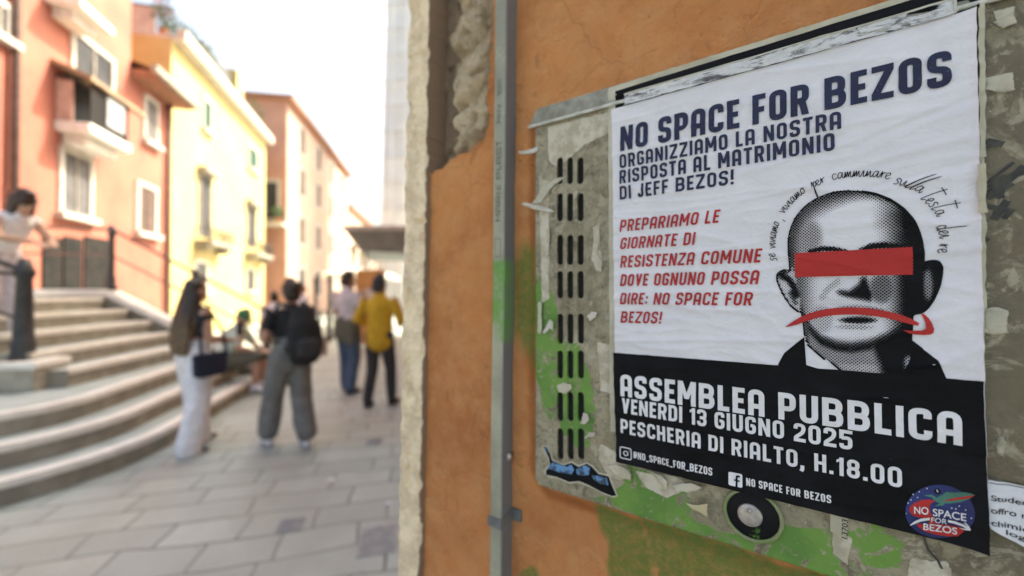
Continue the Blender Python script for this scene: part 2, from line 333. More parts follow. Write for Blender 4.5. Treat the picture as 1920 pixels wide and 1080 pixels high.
# ------------------------------------------------------------------ stroke lettering
def fillet(pts, r, closed=False, n=5):
    out = []; m = len(pts)
    for i in range(m):
        p = Vector(pts[i])
        if not closed and i in (0, m-1): out.append(p); continue
        a = Vector(pts[i-1]); b = Vector(pts[(i+1) % m])
        rr = min(r, (a-p).length*0.499, (b-p).length*0.499)
        p0 = p + (a-p).normalized()*rr; p1 = p + (b-p).normalized()*rr
        for k in range(n+1):
            t = k/n; out.append(p0*(1-t)**2 + p*2*t*(1-t) + p1*t*t)
    if closed: out.append(out[0].copy())
    return out
def glyph(ch, Wd, s):
    h = s/2; L, R, B, T = h, Wd-h, h, 1-h; r = min(0.24, Wd*0.45); M = 0.5
    S = lambda pts, rr=0, cl=False: ('s', fillet([Vector(p) for p in pts], rr, cl) if rr else [Vector(p) for p in (pts+[pts[0]] if cl else pts)])
    Q = lambda a0, a1, b0, b1: ('q', (Vector(a0), Vector(a1), Vector(b0), Vector(b1)))
    if ch in 'O0': return [S([(L,B),(L,T),(R,T),(R,B)], r, True)]
    if ch == 'A': return [S([(L,0),(L,T),(R,T),(R,0)], r*1.15), S([(s,0.36),(Wd-s,0.36)])]
    if ch == 'B': return [S([(L,0),(L,1)]), S([(s*.5,T),(R-.02,T),(R-.02,M),(s*.5,M)], r*.8), S([(s*.5,M),(R,M),(R,B),(s*.5,B)], r*.8)]
    if ch == 'C': return [S([(R,.68),(R,T),(L,T),(L,B),(R,B),(R,.32)], r)]
    if ch == 'D': return [S([(L,0),(L,1)]), S([(s*.5,T),(R,T),(R,B),(s*.5,B)], r)]
    if ch == 'E': return [S([(L,0),(L,1)]), S([(s,T),(Wd,T)]), S([(s,B),(Wd,B)]), S([(s,M),(Wd*.9,M)])]
    if ch == 'F': return [S([(L,0),(L,1)]), S([(s,T),(Wd,T)]), S([(s,M-.02),(Wd*.9,M-.02)])]
    if ch == 'G': return [S([(R,.70),(R,T),(L,T),(L,B),(R,B),(R,.48),(Wd*.5,.48)], r*.9)]
    if ch == 'H': return [S([(L,0),(L,1)]), S([(R,0),(R,1)]), S([(s,M),(Wd-s,M)])]
    if ch == 'I': return [S([(L,0),(L,1)])]
    if ch == 'J': return [S([(R,1),(R,B),(L,B),(L,.30)], r)]
    if ch == 'L': return [S([(L,0),(L,1)]), S([(s,B),(Wd,B)])]
    if ch == 'M': return [S([(L,0),(L,1)]), S([(R,0),(R,1)]), Q((0.02,1),(s*1.05,1),(Wd/2-s*.45,.28),(Wd/2+s*.45,.28)), Q((Wd-s*1.05,1),(Wd-.02,1),(Wd/2-s*.45,.28),(Wd/2+s*.45,.28))]
    if ch == 'N': return [S([(L,0),(L,1)]), S([(R,0),(R,1)]), Q((s*.12,1),(s*1.0,1),(Wd-s*1.0,0),(Wd-s*.12,0))]
    if ch == 'P': return [S([(L,0),(L,1)]), S([(s*.5,T),(R,T),(R,.42),(s*.5,.42)], r*.9)]
    if ch == 'R': return [S([(L,0),(L,1)]), S([(s*.5,T),(R,T),(R,.45),(s*.5,.45)], r*.9), Q((Wd*.42,.45),(Wd*.42+s,.45),(Wd-s*1.02,0),(Wd,0))]
    if ch == 'S': return [S([(R,.70),(R,T),(L,T),(L,.52),(R,.48),(R,B),(L,B),(L,.30)], r*.85)]
    if ch == 'T': return [S([(0,T),(Wd,T)]), S([(Wd/2,0),(Wd/2,1-s)])]
    if ch == 'U': return [S([(L,1),(L,B),(R,B),(R,1)], r)]
    if ch == 'V': return [Q((0,1),(s,1),(Wd/2-s*.5,0),(Wd/2+s*.5,0)), Q((Wd-s,1),(Wd,1),(Wd/2-s*.5,0),(Wd/2+s*.5,0))]
    if ch == 'Y': return [S([(L,1),(L,.5),(R,.5),(R,1)], r), S([(Wd/2,0),(Wd/2,.5)])]
    if ch == 'Z': return [S([(0,T),(Wd,T)]), S([(0,B),(Wd,B)]), Q((Wd-s*1.1,1-s),(Wd,1-s),(0,s),(s*1.1,s))]
    if ch == '1': return [S([(R,0),(R,1)]), Q((0,.86),(0,.70),(R,1),(R,.84))]
    if ch == '2': return [S([(L,.68),(L,T),(R,T),(R,.55),(L,.22),(L,B)], r*.8), S([(0,B),(Wd,B)])]
    if ch == '3': return [S([(L,.72),(L,T),(R,T),(R,M),(L+.06,M)], r*.8), S([(L+.06,M),(R,M),(R,B),(L,B),(L,.28)], r*.8)]
    if ch == '5': return [S([(Wd,T),(L,T),(L,.52)]), S([(L,.56),(R,.60),(R,B),(L,B),(L,.28)], r*.8)]
    if ch == '7': return [S([(0,T),(Wd,T)]), Q((Wd-s,1-s),(Wd,1-s),(Wd*.2,0),(Wd*.2+s,0))]
    if ch == '8': return [S([(L+.01,M),(L+.01,T),(R-.01,T),(R-.01,M)], r*.8, True), S([(L,B),(L,M),(R,M),(R,B)], r*.8, True)]
    if ch == '!': return [S([(L,.30),(L,1)]), S([(L,0),(L,.18)])]
    if ch == ':': return [S([(L,.08),(L,.26)]), S([(L,.52),(L,.70)])]
    if ch == '.': return [S([(L,0),(L,.18)])]
    if ch == ',': return [S([(L,.17),(L,-.04),(L-.06,-.16)])]
    if ch == '_': return [S([(0,-.02),(Wd,-.02)])]
    if ch == '@': return [S([(R,.2),(L,.1),(L,.9),(R,.9),(R,.35),(Wd*.5,.35),(Wd*.5,.65),(R,.65)], .12)]
    return []
GW = {'I': 0, '!': 0, '.': 0, ',': 0, ':': 0, '1': .32, 'M': .74, 'L': .43, 'E': .44, 'F': .44, 'T': .50, '_': .42, '@': .62, 'J': .44, 'N': .60, 'B': .61}
def strip_mesh(mb, pts, sw, put, step=0.0016):      # flat ribbon of width sw along pts (2-D, metres); put maps 2-D + rank to 3-D
    q = [pts[0]]
    for p in pts[1:]:
        d = (p-q[-1]).length
        if d < 1e-7: continue
        n = max(1, int(d/step)); a = q[-1]
        for k in range(1, n+1): q.append(a.lerp(p, k/n))
    closed = (q[0]-q[-1]).length < 1e-7 and len(q) > 3
    vs = []; m = len(q)
    for i in range(m):
        t0 = (q[i]-q[i-1]) if i > 0 else (q[0]-q[-2] if closed else q[1]-q[0])
        t1 = (q[i+1]-q[i]) if i < m-1 else (q[1]-q[0] if closed else q[-1]-q[-2])
        t0 = t0.normalized(); t1 = t1.normalized(); t = (t0+t1)
        t = t.normalized() if t.length > 1e-4 else t1
        n = Vector((-t.y, t.x)); k = 1/max(0.6, n.dot(Vector((-t1.y, t1.x))))
        vs += [put(q[i] + n*sw/2*k), put(q[i] - n*sw/2*k)]
    mb.add(vs, [(2*i, 2*i+1, 2*i+3, 2*i+2) for i in range(m-1)])
def letter(mb, text, L, R, TL, TR, sw, put2, shear=0, gap=0.10, space=0.26, wd=0.56, step=0.0016):
    """L, R baseline ends; TL, TR cap tops above them (2-D, metres)."""
    L, R, TL, TR = map(Vector, (L, R, TL, TR)); H = ((TL-L).length + (TR-R).length)/2
    ex = (R-L).normalized(); ey = Vector((-ex.y, ex.x)); tot = (R-L).length - shear*H
    ws = []; K = 0; fix = 0
    for i, chh in enumerate(text):
        if chh == ' ': ws.append(None); K += space; continue
        g = GW.get(chh, wd); ws.append(g)
        if g == 0: fix += sw
        else: K += g
        if i < len(text)-1: K += gap
    kx = (tot/H - fix)/K; x = 0; rank = 0
    for chh, g in zip(text, ws):
        if g is None: x += space*kx; continue
        Wd = sw if g == 0 else g*kx
        for kind, P in glyph(chh, Wd, sw):
            rank = (rank+1) % 4
            f = lambda p: L + ex*((x + p[0] + shear*p[1])*H) + ey*(p[1]*H)
            put = lambda q: put2(q.x, q.y, rank*2.5e-5)
            if kind == 's': strip_mesh(mb, [f(p) for p in P], sw*H, put, step)
            else:
                a0, a1, b0, b1 = map(f, P); n = max(2, int((a0-b0).length/step))
                vs = []
                for k in range(n+1): vs += [put(a0.lerp(b0, k/n)), put(a1.lerp(b1, k/n))]
                mb.add(vs, [(2*k, 2*k+1, 2*k+3, 2*k+2) for k in range(n)])
        x += Wd + gap*kx
# writing on the duct, read from below
m_ink = surf('duct_print', (0.05, 0.052, 0.045), (0.12, 0.12, 0.10), 300, 0.7)
mb = MB()
def duct_put(q0, q1):
    return lambda x, y, k: WALL.w(dl + 0.5*(dm-dl) - (y - 0.5*q1) + .012*(q0+x-1.5), q0 + x, DO + 0.0004 + k)
dl, dm, dr = dl+.0046, dm+.0046, dr+.0046
for text, y0, y1, hh in (('MARNI PLAST', 415, 265, .0085), ('PRTY', 232, 197, .007), ('1001', 180, 150, .006)):
    z0 = W(933, y0, DO)[1]; z1 = W(934, y1, DO)[1]
    mb = MB(); letter(mb, text, (0, 0), (z1-z0, 0), (0, hh), (z1-z0, hh), 0.15, duct_put(z0, hh), gap=.16, space=.5, wd=.75); mb.build('printed_text', m_ink, duct)
mb = MB(); z0 = W(930, 482, DO)[1]; z1 = W(931, 448, DO)[1]
pp = duct_put(z0, .009)
strip_mesh(mb, [Vector(p) for p in ((0, 0), (z1-z0, 0), (z1-z0, .009), (0, .009), (0, 0))], .0006, lambda q: pp(q.x, q.y, 0))
mb.build('printed_text', m_ink, duct)
# ------------------------------------------------------------------ metal cabinet in the wall
m_cab, nt, bs = new_mat('weathered_cabinet')
f = ramp(nt, ntex(nt, 26, 6, 0.62), 0.32, 0.68); f2 = ramp(nt, ntex(nt, 90, 6, 0.7, None, .5), 0.42, 0.62)
c = mixc(nt, f, (0.385, 0.335, 0.23), (0.25, 0.215, 0.135)); c = mixc(nt, mth(nt, 'MULTIPLY', f2, 0.45), c, (0.14, 0.115, 0.072))
da = nd(nt, 'Attribute', attribute_name='dirt').outputs['Fac']
blot = ramp(nt, mth(nt, 'ADD', ntex(nt, 48, 7, 0.68, None, .8), mth(nt, 'MULTIPLY', da, 0.16)), 0.56, 0.66)
c = mixc(nt, mth(nt, 'MULTIPLY', blot, 0.8), c, (0.115, 0.088, 0.05))
rust_ = ramp(nt, ntex(nt, 20, 7, 0.72, None, 1.0), 0.56, 0.68); c = mixc(nt, mth(nt, 'MULTIPLY', rust_, 0.45), c, (0.20, 0.105, 0.045)); grim = ramp(nt, ntex(nt, 75, 8, 0.78, None, .6), 0.50, 0.62); c = mixc(nt, mth(nt, 'MULTIPLY', grim, 0.5), c, (0.10, 0.085, 0.055))
streak = ramp(nt, ntex(nt, 34, 7, 0.7, None, 1.2), 0.57, 0.62); c = mixc(nt, mth(nt, 'MULTIPLY', streak, 0.65), c, (0.42, 0.37, 0.27))
fleck = ramp(nt, ntex(nt, 140, 5, 0.72), 0.66, 0.70); c = mixc(nt, mth(nt, 'MULTIPLY', fleck, 0.7), c, (0.52, 0.47, 0.36))
ga = nd(nt, 'Attribute', attribute_name='green').outputs['Fac']
chip = ramp(nt, ntex(nt, 48, 8, 0.74, None, .8), 0.50, 0.60)
gm = mth(nt, 'MULTIPLY', ga, mth(nt, 'SUBTRACT', 1.0, mth(nt, 'MULTIPLY', chip, 0.92)))
gcol = mixc(nt, ramp(nt, ntex(nt, 18, 4), .4, .6), (0.145, 0.275, 0.045), (0.10, 0.215, 0.035))
c = mixc(nt, ramp(nt, gm, 0.25, 0.6), c, gcol)
pa = nd(nt, 'Attribute', attribute_name='paper').outputs['Fac']
pm = ramp(nt, mth(nt, 'ADD', pa, mth(nt, 'MULTIPLY', mth(nt, 'SUBTRACT', ntex(nt, 70, 6, 0.7, None, .6), 0.5), 0.9)), 0.42, 0.50)
pcol = mixc(nt, ramp(nt, ntex(nt, 60, 5, .65), .4, .62), (0.56, 0.51, 0.40), (0.40, 0.345, 0.245))
c = mixc(nt, pm, c, pcol)
nt.links.new(c, bs.inputs['Base Color']); bs.inputs['Roughness'].default_value = 0.62
b1 = bump(nt, None, ntex(nt, 110, 6, 0.66), 0.35, 0.004)
b1 = bump(nt, None, blot, 0.25, 0.0012, b1)
b1 = bump(nt, None, streak, 0.35, 0.0010, b1)
bump(nt, bs, pm, 0.8, 0.0012, b1)
cabinet = thing('utility_cabinet', 'weathered grey metal utility cabinet with slotted vents, green spray paint and torn paper', 'cabinet', WALL.w(-0.05, 1.15, 0))
cl = W(1002, 600)[0]; cb = W(1030, 918)[1]; ct = W(1000, 242)[1] + 0.004; cr = 0.34
RR = 0.017
slot_rows = [(295, 345), (362, 415), (440, 497), (508, 560), (588, 645), (657, 710), (735, 790), (803, 862)]
slot_cols = [1050, 1069, 1088.5]
slots = []
cw_ = abs(W(1074.9, 500)[0] - W(1063.1, 500)[0])
for xc in slot_cols:
    ac = W(xc, 560)[0]
    for y0, y1 in slot_rows: slots.append((ac-cw_/2, ac+cw_/2, W(xc, y1)[1], W(xc, y0)[1]))
green_cab = [(pxpoly([(1000, 515), (1014, 515), (1034, 545), (1043, 600), (1036, 660), (1042, 700), (1045, 745), (1034, 790), (1020, 770), (1012, 725), (1000, 705)]), .002),
             (pxpoly([(1034, 622), (1060, 640), (1085, 648), (1108, 700), (1118, 770), (1108, 842), (1080, 838), (1052, 800), (1040, 760)]), .002),
             (pxpoly([(1110, 934), (1150, 928), (1172, 905), (1176, 872), (1210, 884), (1262, 905), (1290, 935), (1300, 975), (1345, 990), (1420, 1010), (1470, 985), (1520, 985), (1562, 1000), (1590, 1040), (1650, 1085), (1650, 1130), (1480, 1085), (1300, 1010)]), .002),
             (pxpoly([(1590, 1000), (1640, 985), (1690, 1020), (1690, 1070), (1620, 1060)]), .004)]
paper_cab = [(pxpoly([(1026, 238), (1143, 208), (1143, 250), (1098, 272), (1045, 318), (1028, 300)]), .003),
             (pxpoly([(1110, 425), (1126, 415), (1126, 450), (1132, 500), (1116, 508)]), .002),
             (pxpoly([(1118, 640), (1147, 645), (1147, 740), (1125, 735)]), .003), (pxpoly([(1125, 830), (1160, 850), (1185, 885), (1165, 905), (1140, 895), (1120, 860)]), .003),
             (pxpoly([(1010, 330), (1030, 340), (1030, 560), (1015, 570)]), .002),
             (pxpoly([(1190, 882), (1265, 892), (1300, 915), (1250, 935), (1210, 915)]), .002), (pxpoly([(1560, 985), (1600, 1010), (1590, 1060), (1560, 1040)]), .002),
             (pxpoly([(1860, 20), (1905, 10), (1905, 45), (1870, 55)]), .002), (pxpoly([(1700, 1040), (1780, 1050), (1800, 1110), (1700, 1110)]), .004)]
na_ = int((cr-cl)/0.0019); nh_ = int((ct-cb)/0.0019)
vs = []; green = []; paper = []; dirt = []
for j in range(nh_+1):
    for i in range(na_+1):
        a = cl + (cr-cl)*i/na_; h = cb + (ct-cb)*j/nh_
        ex, eh = cl+RR-a, cb+RR-h                       # rounded lower left corner
        if ex > 0 and eh > 0:
            d = max(ex, eh); L = math.hypot(ex, eh); k = d/L if L > 0 else 1
            a, h = cl+RR-ex*k, cb+RR-eh*k
        o = 0.0006*nz(a*12, h*12)
        eb = min(a-cl, h-cb)
        if eb < 0.003: o -= 0.003*(1-eb/0.003)**2
        vs.append([a, h, o])
        px, py = proj(WALL.w(a, h, 0)); vis = 980 < px < 1180 or py > 830 or px > 1810
        green.append(sprayed(a, h, green_cab) if vis else 0)
        pv = max((sm(-s*1.5, s*1.5, poly_sd(a, h, P)) for P, s in paper_cab), default=0) if vis else 0
        paper.append(pv*0.75); dirt.append(sm(0.06, 0.12, a))
n = na_+1; fs = []; removed = set()
for j in range(nh_):
    for i in range(na_):
        a = cl + (cr-cl)*(i+.5)/na_; h = cb + (ct-cb)*(j+.5)/nh_; out = False
        for a0, a1, h0, h1 in slots:
            if a0 < a < a1 and h0 < h < h1: out = True; break
        if out: removed.add((i, j))
        else: fs.append((j*n+i, j*n+i+1, (j+1)*n+i+1, (j+1)*n+i))
hit = {}
for i, j in removed:
    for k in (j*n+i, j*n+i+1, (j+1)*n+i, (j+1)*n+i+1): hit[k] = 1
for k in hit:                                        # snap the rim onto the slot outline with rounded ends
    a, h, o = vs[k]; a0, a1, h0, h1 = min(slots, key=lambda s: abs(a-(s[0]+s[1])/2)*3 + abs(h-(s[2]+s[3])/2))
    r = (a1-a0)/2; ac = (a0+a1)/2; hc = min(max(h, h0+r), h1-r); d = math.hypot(a-ac, h-hc)
    if h0+r < h < h1-r: vs[k][0] = a0 if a < ac else a1
    elif d > 1e-6: vs[k][0] = ac+(a-ac)*r/d; vs[k][1] = hc+(h-hc)*r/d
N0 = len(vs); P3 = [WALL.w(*v) for v in vs]; bk = {}
def bkf(k):
    if k not in bk:
        bk[k] = len(P3); P3.append(P3[k] - WN*0.004); green.append(green[k]); paper.append(0); dirt.append(1)
    return bk[k]
cells = set((i, j) for j in range(nh_) for i in range(na_)) - removed
for i, j in cells:
    for di, dj, k0, k1 in ((-1, 0, (j+1)*n+i, j*n+i), (1, 0, j*n+i+1, (j+1)*n+i+1), (0, -1, j*n+i, j*n+i+1), (0, 1, (j+1)*n+i+1, (j+1)*n+i)):
        if (i+di, j+dj) not in cells: fs.append((k0, bkf(k0), bkf(k1), k1))
me = bpy.data.meshes.new('front_panel'); me.from_pydata([tuple(p) for p in P3], [], fs)
for nm, vv in (('green', green), ('paper', paper), ('dirt', dirt)): attr(me, nm, vv)
link('front_panel', me, m_cab, cabinet)
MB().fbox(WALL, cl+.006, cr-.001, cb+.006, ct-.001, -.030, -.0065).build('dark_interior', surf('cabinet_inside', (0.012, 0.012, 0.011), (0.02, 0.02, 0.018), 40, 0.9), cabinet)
MB().fbox(WALL, cl+.004, cr-.004, cb+.004, ct-.002, -.0062, -.0055)  # (nothing linked: thickness is the panel rim)
# rain lip along the top
m_lip = surf('lip_metal', (0.33, 0.32, 0.255), (0.19, 0.175, 0.125), 45, 0.5, 120, 0.3, 0.003)
m_lipedge = surf('lip_edge', (0.62, 0.61, 0.56), (0.45, 0.43, 0.37), 70, 0.45, 120, 0.2, 0.002)
l0 = W(990, 240, 0.004); l1 = W(1145, 200, 0.004); lh = (l0[1]+l1[1])/2; lt = W(1145, 163, 0.0)[1]
b = MB()
xs = [l0[0] + (cr-l0[0])*i/40 for i in range(41)]
vs = []
for a in xs:
    for o, h in ((-.012, lt+.004), (.0005, lt), (.0035, lh+.004), (.0035, lh+.0038)): vs.append(WALL.w(a + (.012*(h-lh)/(lt-lh) if a == xs[0] else 0), h+.0004*nz(a*30, 1), o+.0004*nz(a*25, h*40)))
b.add(vs, [(4*i+k, 4*i+4+k, 4*i+5+k, 4*i+1+k) for i in range(40) for k in range(3)])
b.build('rain_lip', m_lip, cabinet)
b = MB(); b.tube([WALL.w(a, lh+.0018+.0004*nz(a*30, 1), .0032+.0003*nz(a*25, 9)) for a in xs], .0022, 8); b.build('lip_edge', m_lipedge, cabinet, True)
# lock
lk = W(1411, 965); lc = WALL.w(lk[0], lk[1], 0)
b = MB(); b.lathe(lc, [(0.0262, -.002), (.0262, .0022), (.0252, .0034), (.0235, .0034), (.0225, .002), (.0225, .0005)], 48, WN)
lock = b.build('lock_ring', surf('lock_ring', (0.24, 0.25, 0.13), (0.16, 0.22, 0.07), 60, 0.5, 150, .2, .002), cabinet, True)
b = MB(); b.lathe(lc, [(0.0224, .0002), (.0224, .0016), (.0215, .0022), (.0, .0023)], 48, WN)
m_blk, nt, bs = new_mat('lock_black')
gm = ramp(nt, ntex(nt, 95, 5, .6), .56, .62)
tz = nd(nt, 'SeparateXYZ'); nt.links.new(nt.nodes['geo'].outputs['Position'], tz.inputs[0])
gm = mth(nt, 'MULTIPLY', gm, ramp(nt, tz.outputs[2], lk[1]-.008, lk[1]-.016))
nt.links.new(mixc(nt, gm, (0.006, 0.006, 0.008), (0.07, 0.16, 0.03)), bs.inputs['Base Color']); bs.inputs['Roughness'].default_value = 0.5; bs.inputs['Specular IOR Level'].default_value = .15
b.build('lock_disc', m_blk, lock, True)
lp = WALL.w(lk[0]-.002, lk[1]+.0005, 0)
b = MB(); b.lathe(lp, [(0.0108, .001), (.0108, .0042), (.0100, .0050), (.0, .0053)], 36, WN); b.lathe(lp + Vector((0, 0, .005)), [(.0024, .0045), (.0024, .0062), (.0016, .0075), (0, .0079)], 16, WN)
b.build('lock_cylinder', surf('lock_steel', (0.50, 0.46, 0.42), (0.34, 0.30, 0.27), 120, 0.42, 260, .3, .0015, metal=.55), lock, True)
# scribble of black marker on the right of the panel
mb = MB(); cput = lambda x, y, k=0: WALL.w(x, y, .0007 + .0006*nz(x*12, y*12) + k)
for k, P in enumerate([[(1900, 305), (1848, 345)], [(1912, 318), (1852, 362)], [(1920, 312), (1876, 352), (1850, 372)], [(1846, 352), (1880, 340), (1925, 322)], [(1862, 336), (1878, 372)], [(1885, 328), (1872, 372)], [(1900, 345), (1860, 366)],
             [(1850, 386), (1895, 396), (1882, 410)], [(1888, 376), (1862, 412)], [(1832, 322), (1842, 316)], [(1834, 332), (1846, 322)], [(1848, 265), (1880, 272)], [(1850, 278), (1872, 268)], [(1846, 452), (1852, 446)]]):
    strip_mesh(mb, [Vector(W(x, y)) for x, y in P], .0022 + .0012*(k % 3), lambda q: cput(q.x, q.y, k*2.5e-5))
mb.build('marker_scribble', surf('marker', (0.02, 0.02, 0.018), (0.06, 0.055, 0.04), 90, .6), cabinet); mb = MB()
strip_mesh(mb, [Vector(W(x, y)) for x, y in [(1730, 1000), (1740, 1030), (1758, 1050), (1766, 1066)]], .0015, lambda q: cput(q.x, q.y))
mb.build('black_drip', surf('drip', (0.02, 0.02, 0.018), (0.05, 0.045, 0.04), 90, .6), cabinet)
# ------------------------------------------------------------------ sheets of paper
PO = 0.0045                                         # sheet distance in front of the cabinet plane
creases = [[(1560, 330), (1700, 285), (1835, 255)], [(1500, 395), (1640, 350), (1835, 300)], [(1620, 265), (1720, 225), (1835, 180)], [(1150, 485), (1300, 475), (1420, 455)], [(1152, 400), (1260, 395), (1420, 370), (1560, 340)],
           [(1640, 640), (1740, 600), (1840, 572)], [(1700, 480), (1780, 470), (1838, 465)], [(1300, 580), (1380, 582), (1420, 578)], [(1150, 640), (1300, 636), (1480, 640)], [(1340, 325), (1440, 300), (1580, 255)], [(1745, 420), (1790, 425), (1836, 410)], [(1650, 690), (1760, 680), (1842, 650)], [(1152, 560), (1250, 565), (1330, 590)]]
creases = [([W(x, y, PO) for x, y in P], 0.0008 + 0.0009*random.random(), random.choice((1, 1, -1)), 0.0020 + 0.0022*random.random()) for P in creases]
CB = [(min(p[0] for p in P)-.01, max(p[0] for p in P)+.01, min(p[1] for p in P)-.01, max(p[1] for p in P)+.01) for P, _, _, _ in creases]
def wr(a, h):
    z = 0.00085*nz(a*11 + h*3, h*26) + 0.00045*nz(a*30 + h*12, h*75, 4) + 0.00010*nz(a*90, h*150, 8)
    r = 1 - abs(nz(a*9 - h*6, h*34, 17)); z += 0.0013*r**9
    r = 1 - abs(nz(a*13 + h*9, h*50, 31)); z += 0.0008*r**9
    for (P, amp, sg, wd), (x0, x1, y0, y1) in zip(creases, CB):
        if not (x0 < a < x1 and y0 < h < y1): continue
        d = min(seg_d(a, h, P[i], P[i+1]) for i in range(len(P)-1))
        if d < wd*3: z += sg*amp*math.exp(-(d/wd)**2)
    return z
PA0, PA1, PH0, PH1 = W(1150, 600, PO)[0], W(1842, 600, PO)[0], W(1851, 1035, PO)[1], W(1829, 16, PO)[1]
def lift(a, h):                                  # the lower right corner and the right edge stand off the cabinet
    u = (a-PA0)/(PA1-PA0); v = 1-(h-PH0)/(PH1-PH0)
    return 0.0035*sm(.92, 1, u)*sm(.70, .95, v) + .0014*sm(.985, 1, u)
def sput(a, h, k=0): return WALL.w(a, h, PO + wr(a, h) + lift(a, h) + 2*k)
def sheet(name, mat, parent, corners, k=0, step=0.0017, rag=0.0, u0=0, u1=1, v0=0, v1=1, curl=None):   # corners in pixels: TL, TR, BR, BL
    tl, tr, br, bl = [Vector(W(x, y, PO)) for x, y in corners]
    nu = int((tr-tl).length*(u1-u0)/step)+1; nv = int((tl-bl).length*(v1-v0)/step)+1
    vs = []
    for j in range(nv+1):
        for i in range(nu+1):
            u = u0+(u1-u0)*i/nu; v = v0+(v1-v0)*j/nv
            p = (bl*(1-u)+br*u)*(1-v) + (tl*(1-u)+tr*u)*v
            if rag:
                e = 0.0012*rag
                if i in (0, nu): p.x += e*nz(p.y*90, 1+i)
                if j in (0, nv): p.y += e*nz(p.x*90, 5+j)
            vs.append(sput(p.x, p.y, k + (curl(u, v) if curl else 0)))
    mb = MB().add(vs, [(j*(nu+1)+i, j*(nu+1)+i+1, (j+1)*(nu+1)+i+1, (j+1)*(nu+1)+i) for j in range(nv) for i in range(nu)])
    return mb.build(name, mat, parent, True)
def flat_poly(mb, P, put, k=0, edge=0.004):            # fill a 2-D outline with small triangles, put on the sheet
    bm = bmesh.new(); bm.faces.new([bm.verts.new((x, y, 0)) for x, y in P]); bm.normal_update(); bmesh.ops.triangulate(bm, faces=bm.faces[:])
    for _ in range(5):
        es = [e for e in bm.edges if e.calc_length() > edge]
        if not es: break
        bmesh.ops.subdivide_edges(bm, edges=es, cuts=1); bmesh.ops.triangulate(bm, faces=bm.faces[:])
    bm.normal_update(); bm.verts.index_update()
    fl = [tuple(v.index for v in (f.verts if f.normal.z > 0 else reversed(f.verts))) for f in bm.faces]
    mb.add([put(v.co.x, v.co.y, k) for v in bm.verts], fl); bm.free()
def paper_mat(name, col, col2=None, speck=None, rough=0.6, thr=(.66, .70), spec=.3):
    m, nt, bs = new_mat(name); bs.inputs['Specular IOR Level'].default_value = spec
    c = mixc(nt, ramp(nt, ntex(nt, 20, 5), .35, .65), col, col2 or tuple(x*.94 for x in col))
    if speck is not None: c = mixc(nt, ramp(nt, ntex(nt, 620, 5, .75), *thr), c, speck)
    nt.links.new(c, bs.inputs['Base Color']); bs.inputs['Roughness'].default_value = rough
    b1 = bump(nt, None, ntex(nt, 55, 6, .62, None, .4), .45, .0045)
    bump(nt, bs, ntex(nt, 420, 4, .6), .10, .001, b1)
    return m
m_white = paper_mat('poster_white', (0.72, 0.695, 0.73)); m_black = paper_mat('poster_black', (0.006, 0.006, 0.007), (0.010, 0.010, 0.012), (0.03, .03, .032), .65, (.70, .76), .10)
m_cream = paper_mat('old_paper', (0.56, 0.52, 0.41), (0.42, 0.38, 0.28)); m_navy = paper_mat('navy_print', (0.015, 0.018, 0.052), (0.02, 0.024, 0.065), (0.33, .33, .40), .5, (.64, .70))
m_red = paper_mat('red_print', (0.42, 0.022, 0.024), (0.36, .02, .022), (.55, .2, .2), .5, (.72, .8)); m_wtext = paper_mat('white_print', (0.74, 0.72, 0.74), None, (.12, .12, .13), .55, (.655, .69))
m_dot = paper_mat('black_print', (0.006, 0.006, 0.007), (0.009, .009, .01), None, .65, (.66, .7), .10); m_bar = paper_mat('red_bar', (0.44, 0.026, 0.022), (0.40, .022, .02))
old = thing('old_poster', 'older black poster with cream margin showing above the white poster on the cabinet', 'poster', WALL.w(-.03, 1.2, PO-.002))
sheet('paper', m_cream, old, [(1139, 164), (1846, -57), (1846, 900), (1143, 810)], -.0011, .003, .6)
sheet('black_field', m_black, old, [(1153, 170), (1836, -42), (1837, 800), (1156, 700)], -.0009, .003)
poster = thing('protest_poster', 'large white and black poster with a bald portrait, pasted on the grey cabinet', 'poster', WALL.w(-.03, 1.2, PO))
PC = [(1147, 206), (1829, 16), (1851, 1035), (1156, 865)]
sheet('paper', m_white, poster, PC, 0, .0017, .35)
PB = [W(1150, 661, PO), W(1842, 714, PO)]
sheet('black_panel', m_black, poster, [(1150.2, 661), (1842, 714), PC[2], PC[3]], .00018, .0017, .3)
HS = Vector((1, 1))
def pt(x, y): return W(x, y, PO)
def line(mb, text, l, lt, r, rt, sw, **k): letter(mb, text, pt(*l), pt(*r), pt(*lt), pt(*rt), sw, lambda x, y, q: sput(x, y, .00048+q), **k)
mb = MB(); line(mb, 'NO SPACE FOR BEZOS', (1164, 285), (1163.5, 240), (1784, 161), (1784, 91.5), .185, gap=.12, space=.33); mb.build('headline', m_navy, poster)
mb = MB()
line(mb, 'ORGANIZZIAMO LA NOSTRA', (1162.4, 316.5), (1162.4, 291), (1577, 242), (1577, 209.5), .175, gap=.15, space=.36)
line(mb, 'RISPOSTA AL MATRIMONIO', (1162.4, 345.5), (1162.4, 320), (1565, 282.5), (1565, 249), .175, gap=.15, space=.36)
line(mb, 'DI JEFF BEZOS!', (1162.4, 375), (1162.4, 349.5), (1376, 346), (1376, 318), .175, gap=.15, space=.36)
mb.build('subtitle', m_navy, poster)
mb = MB()
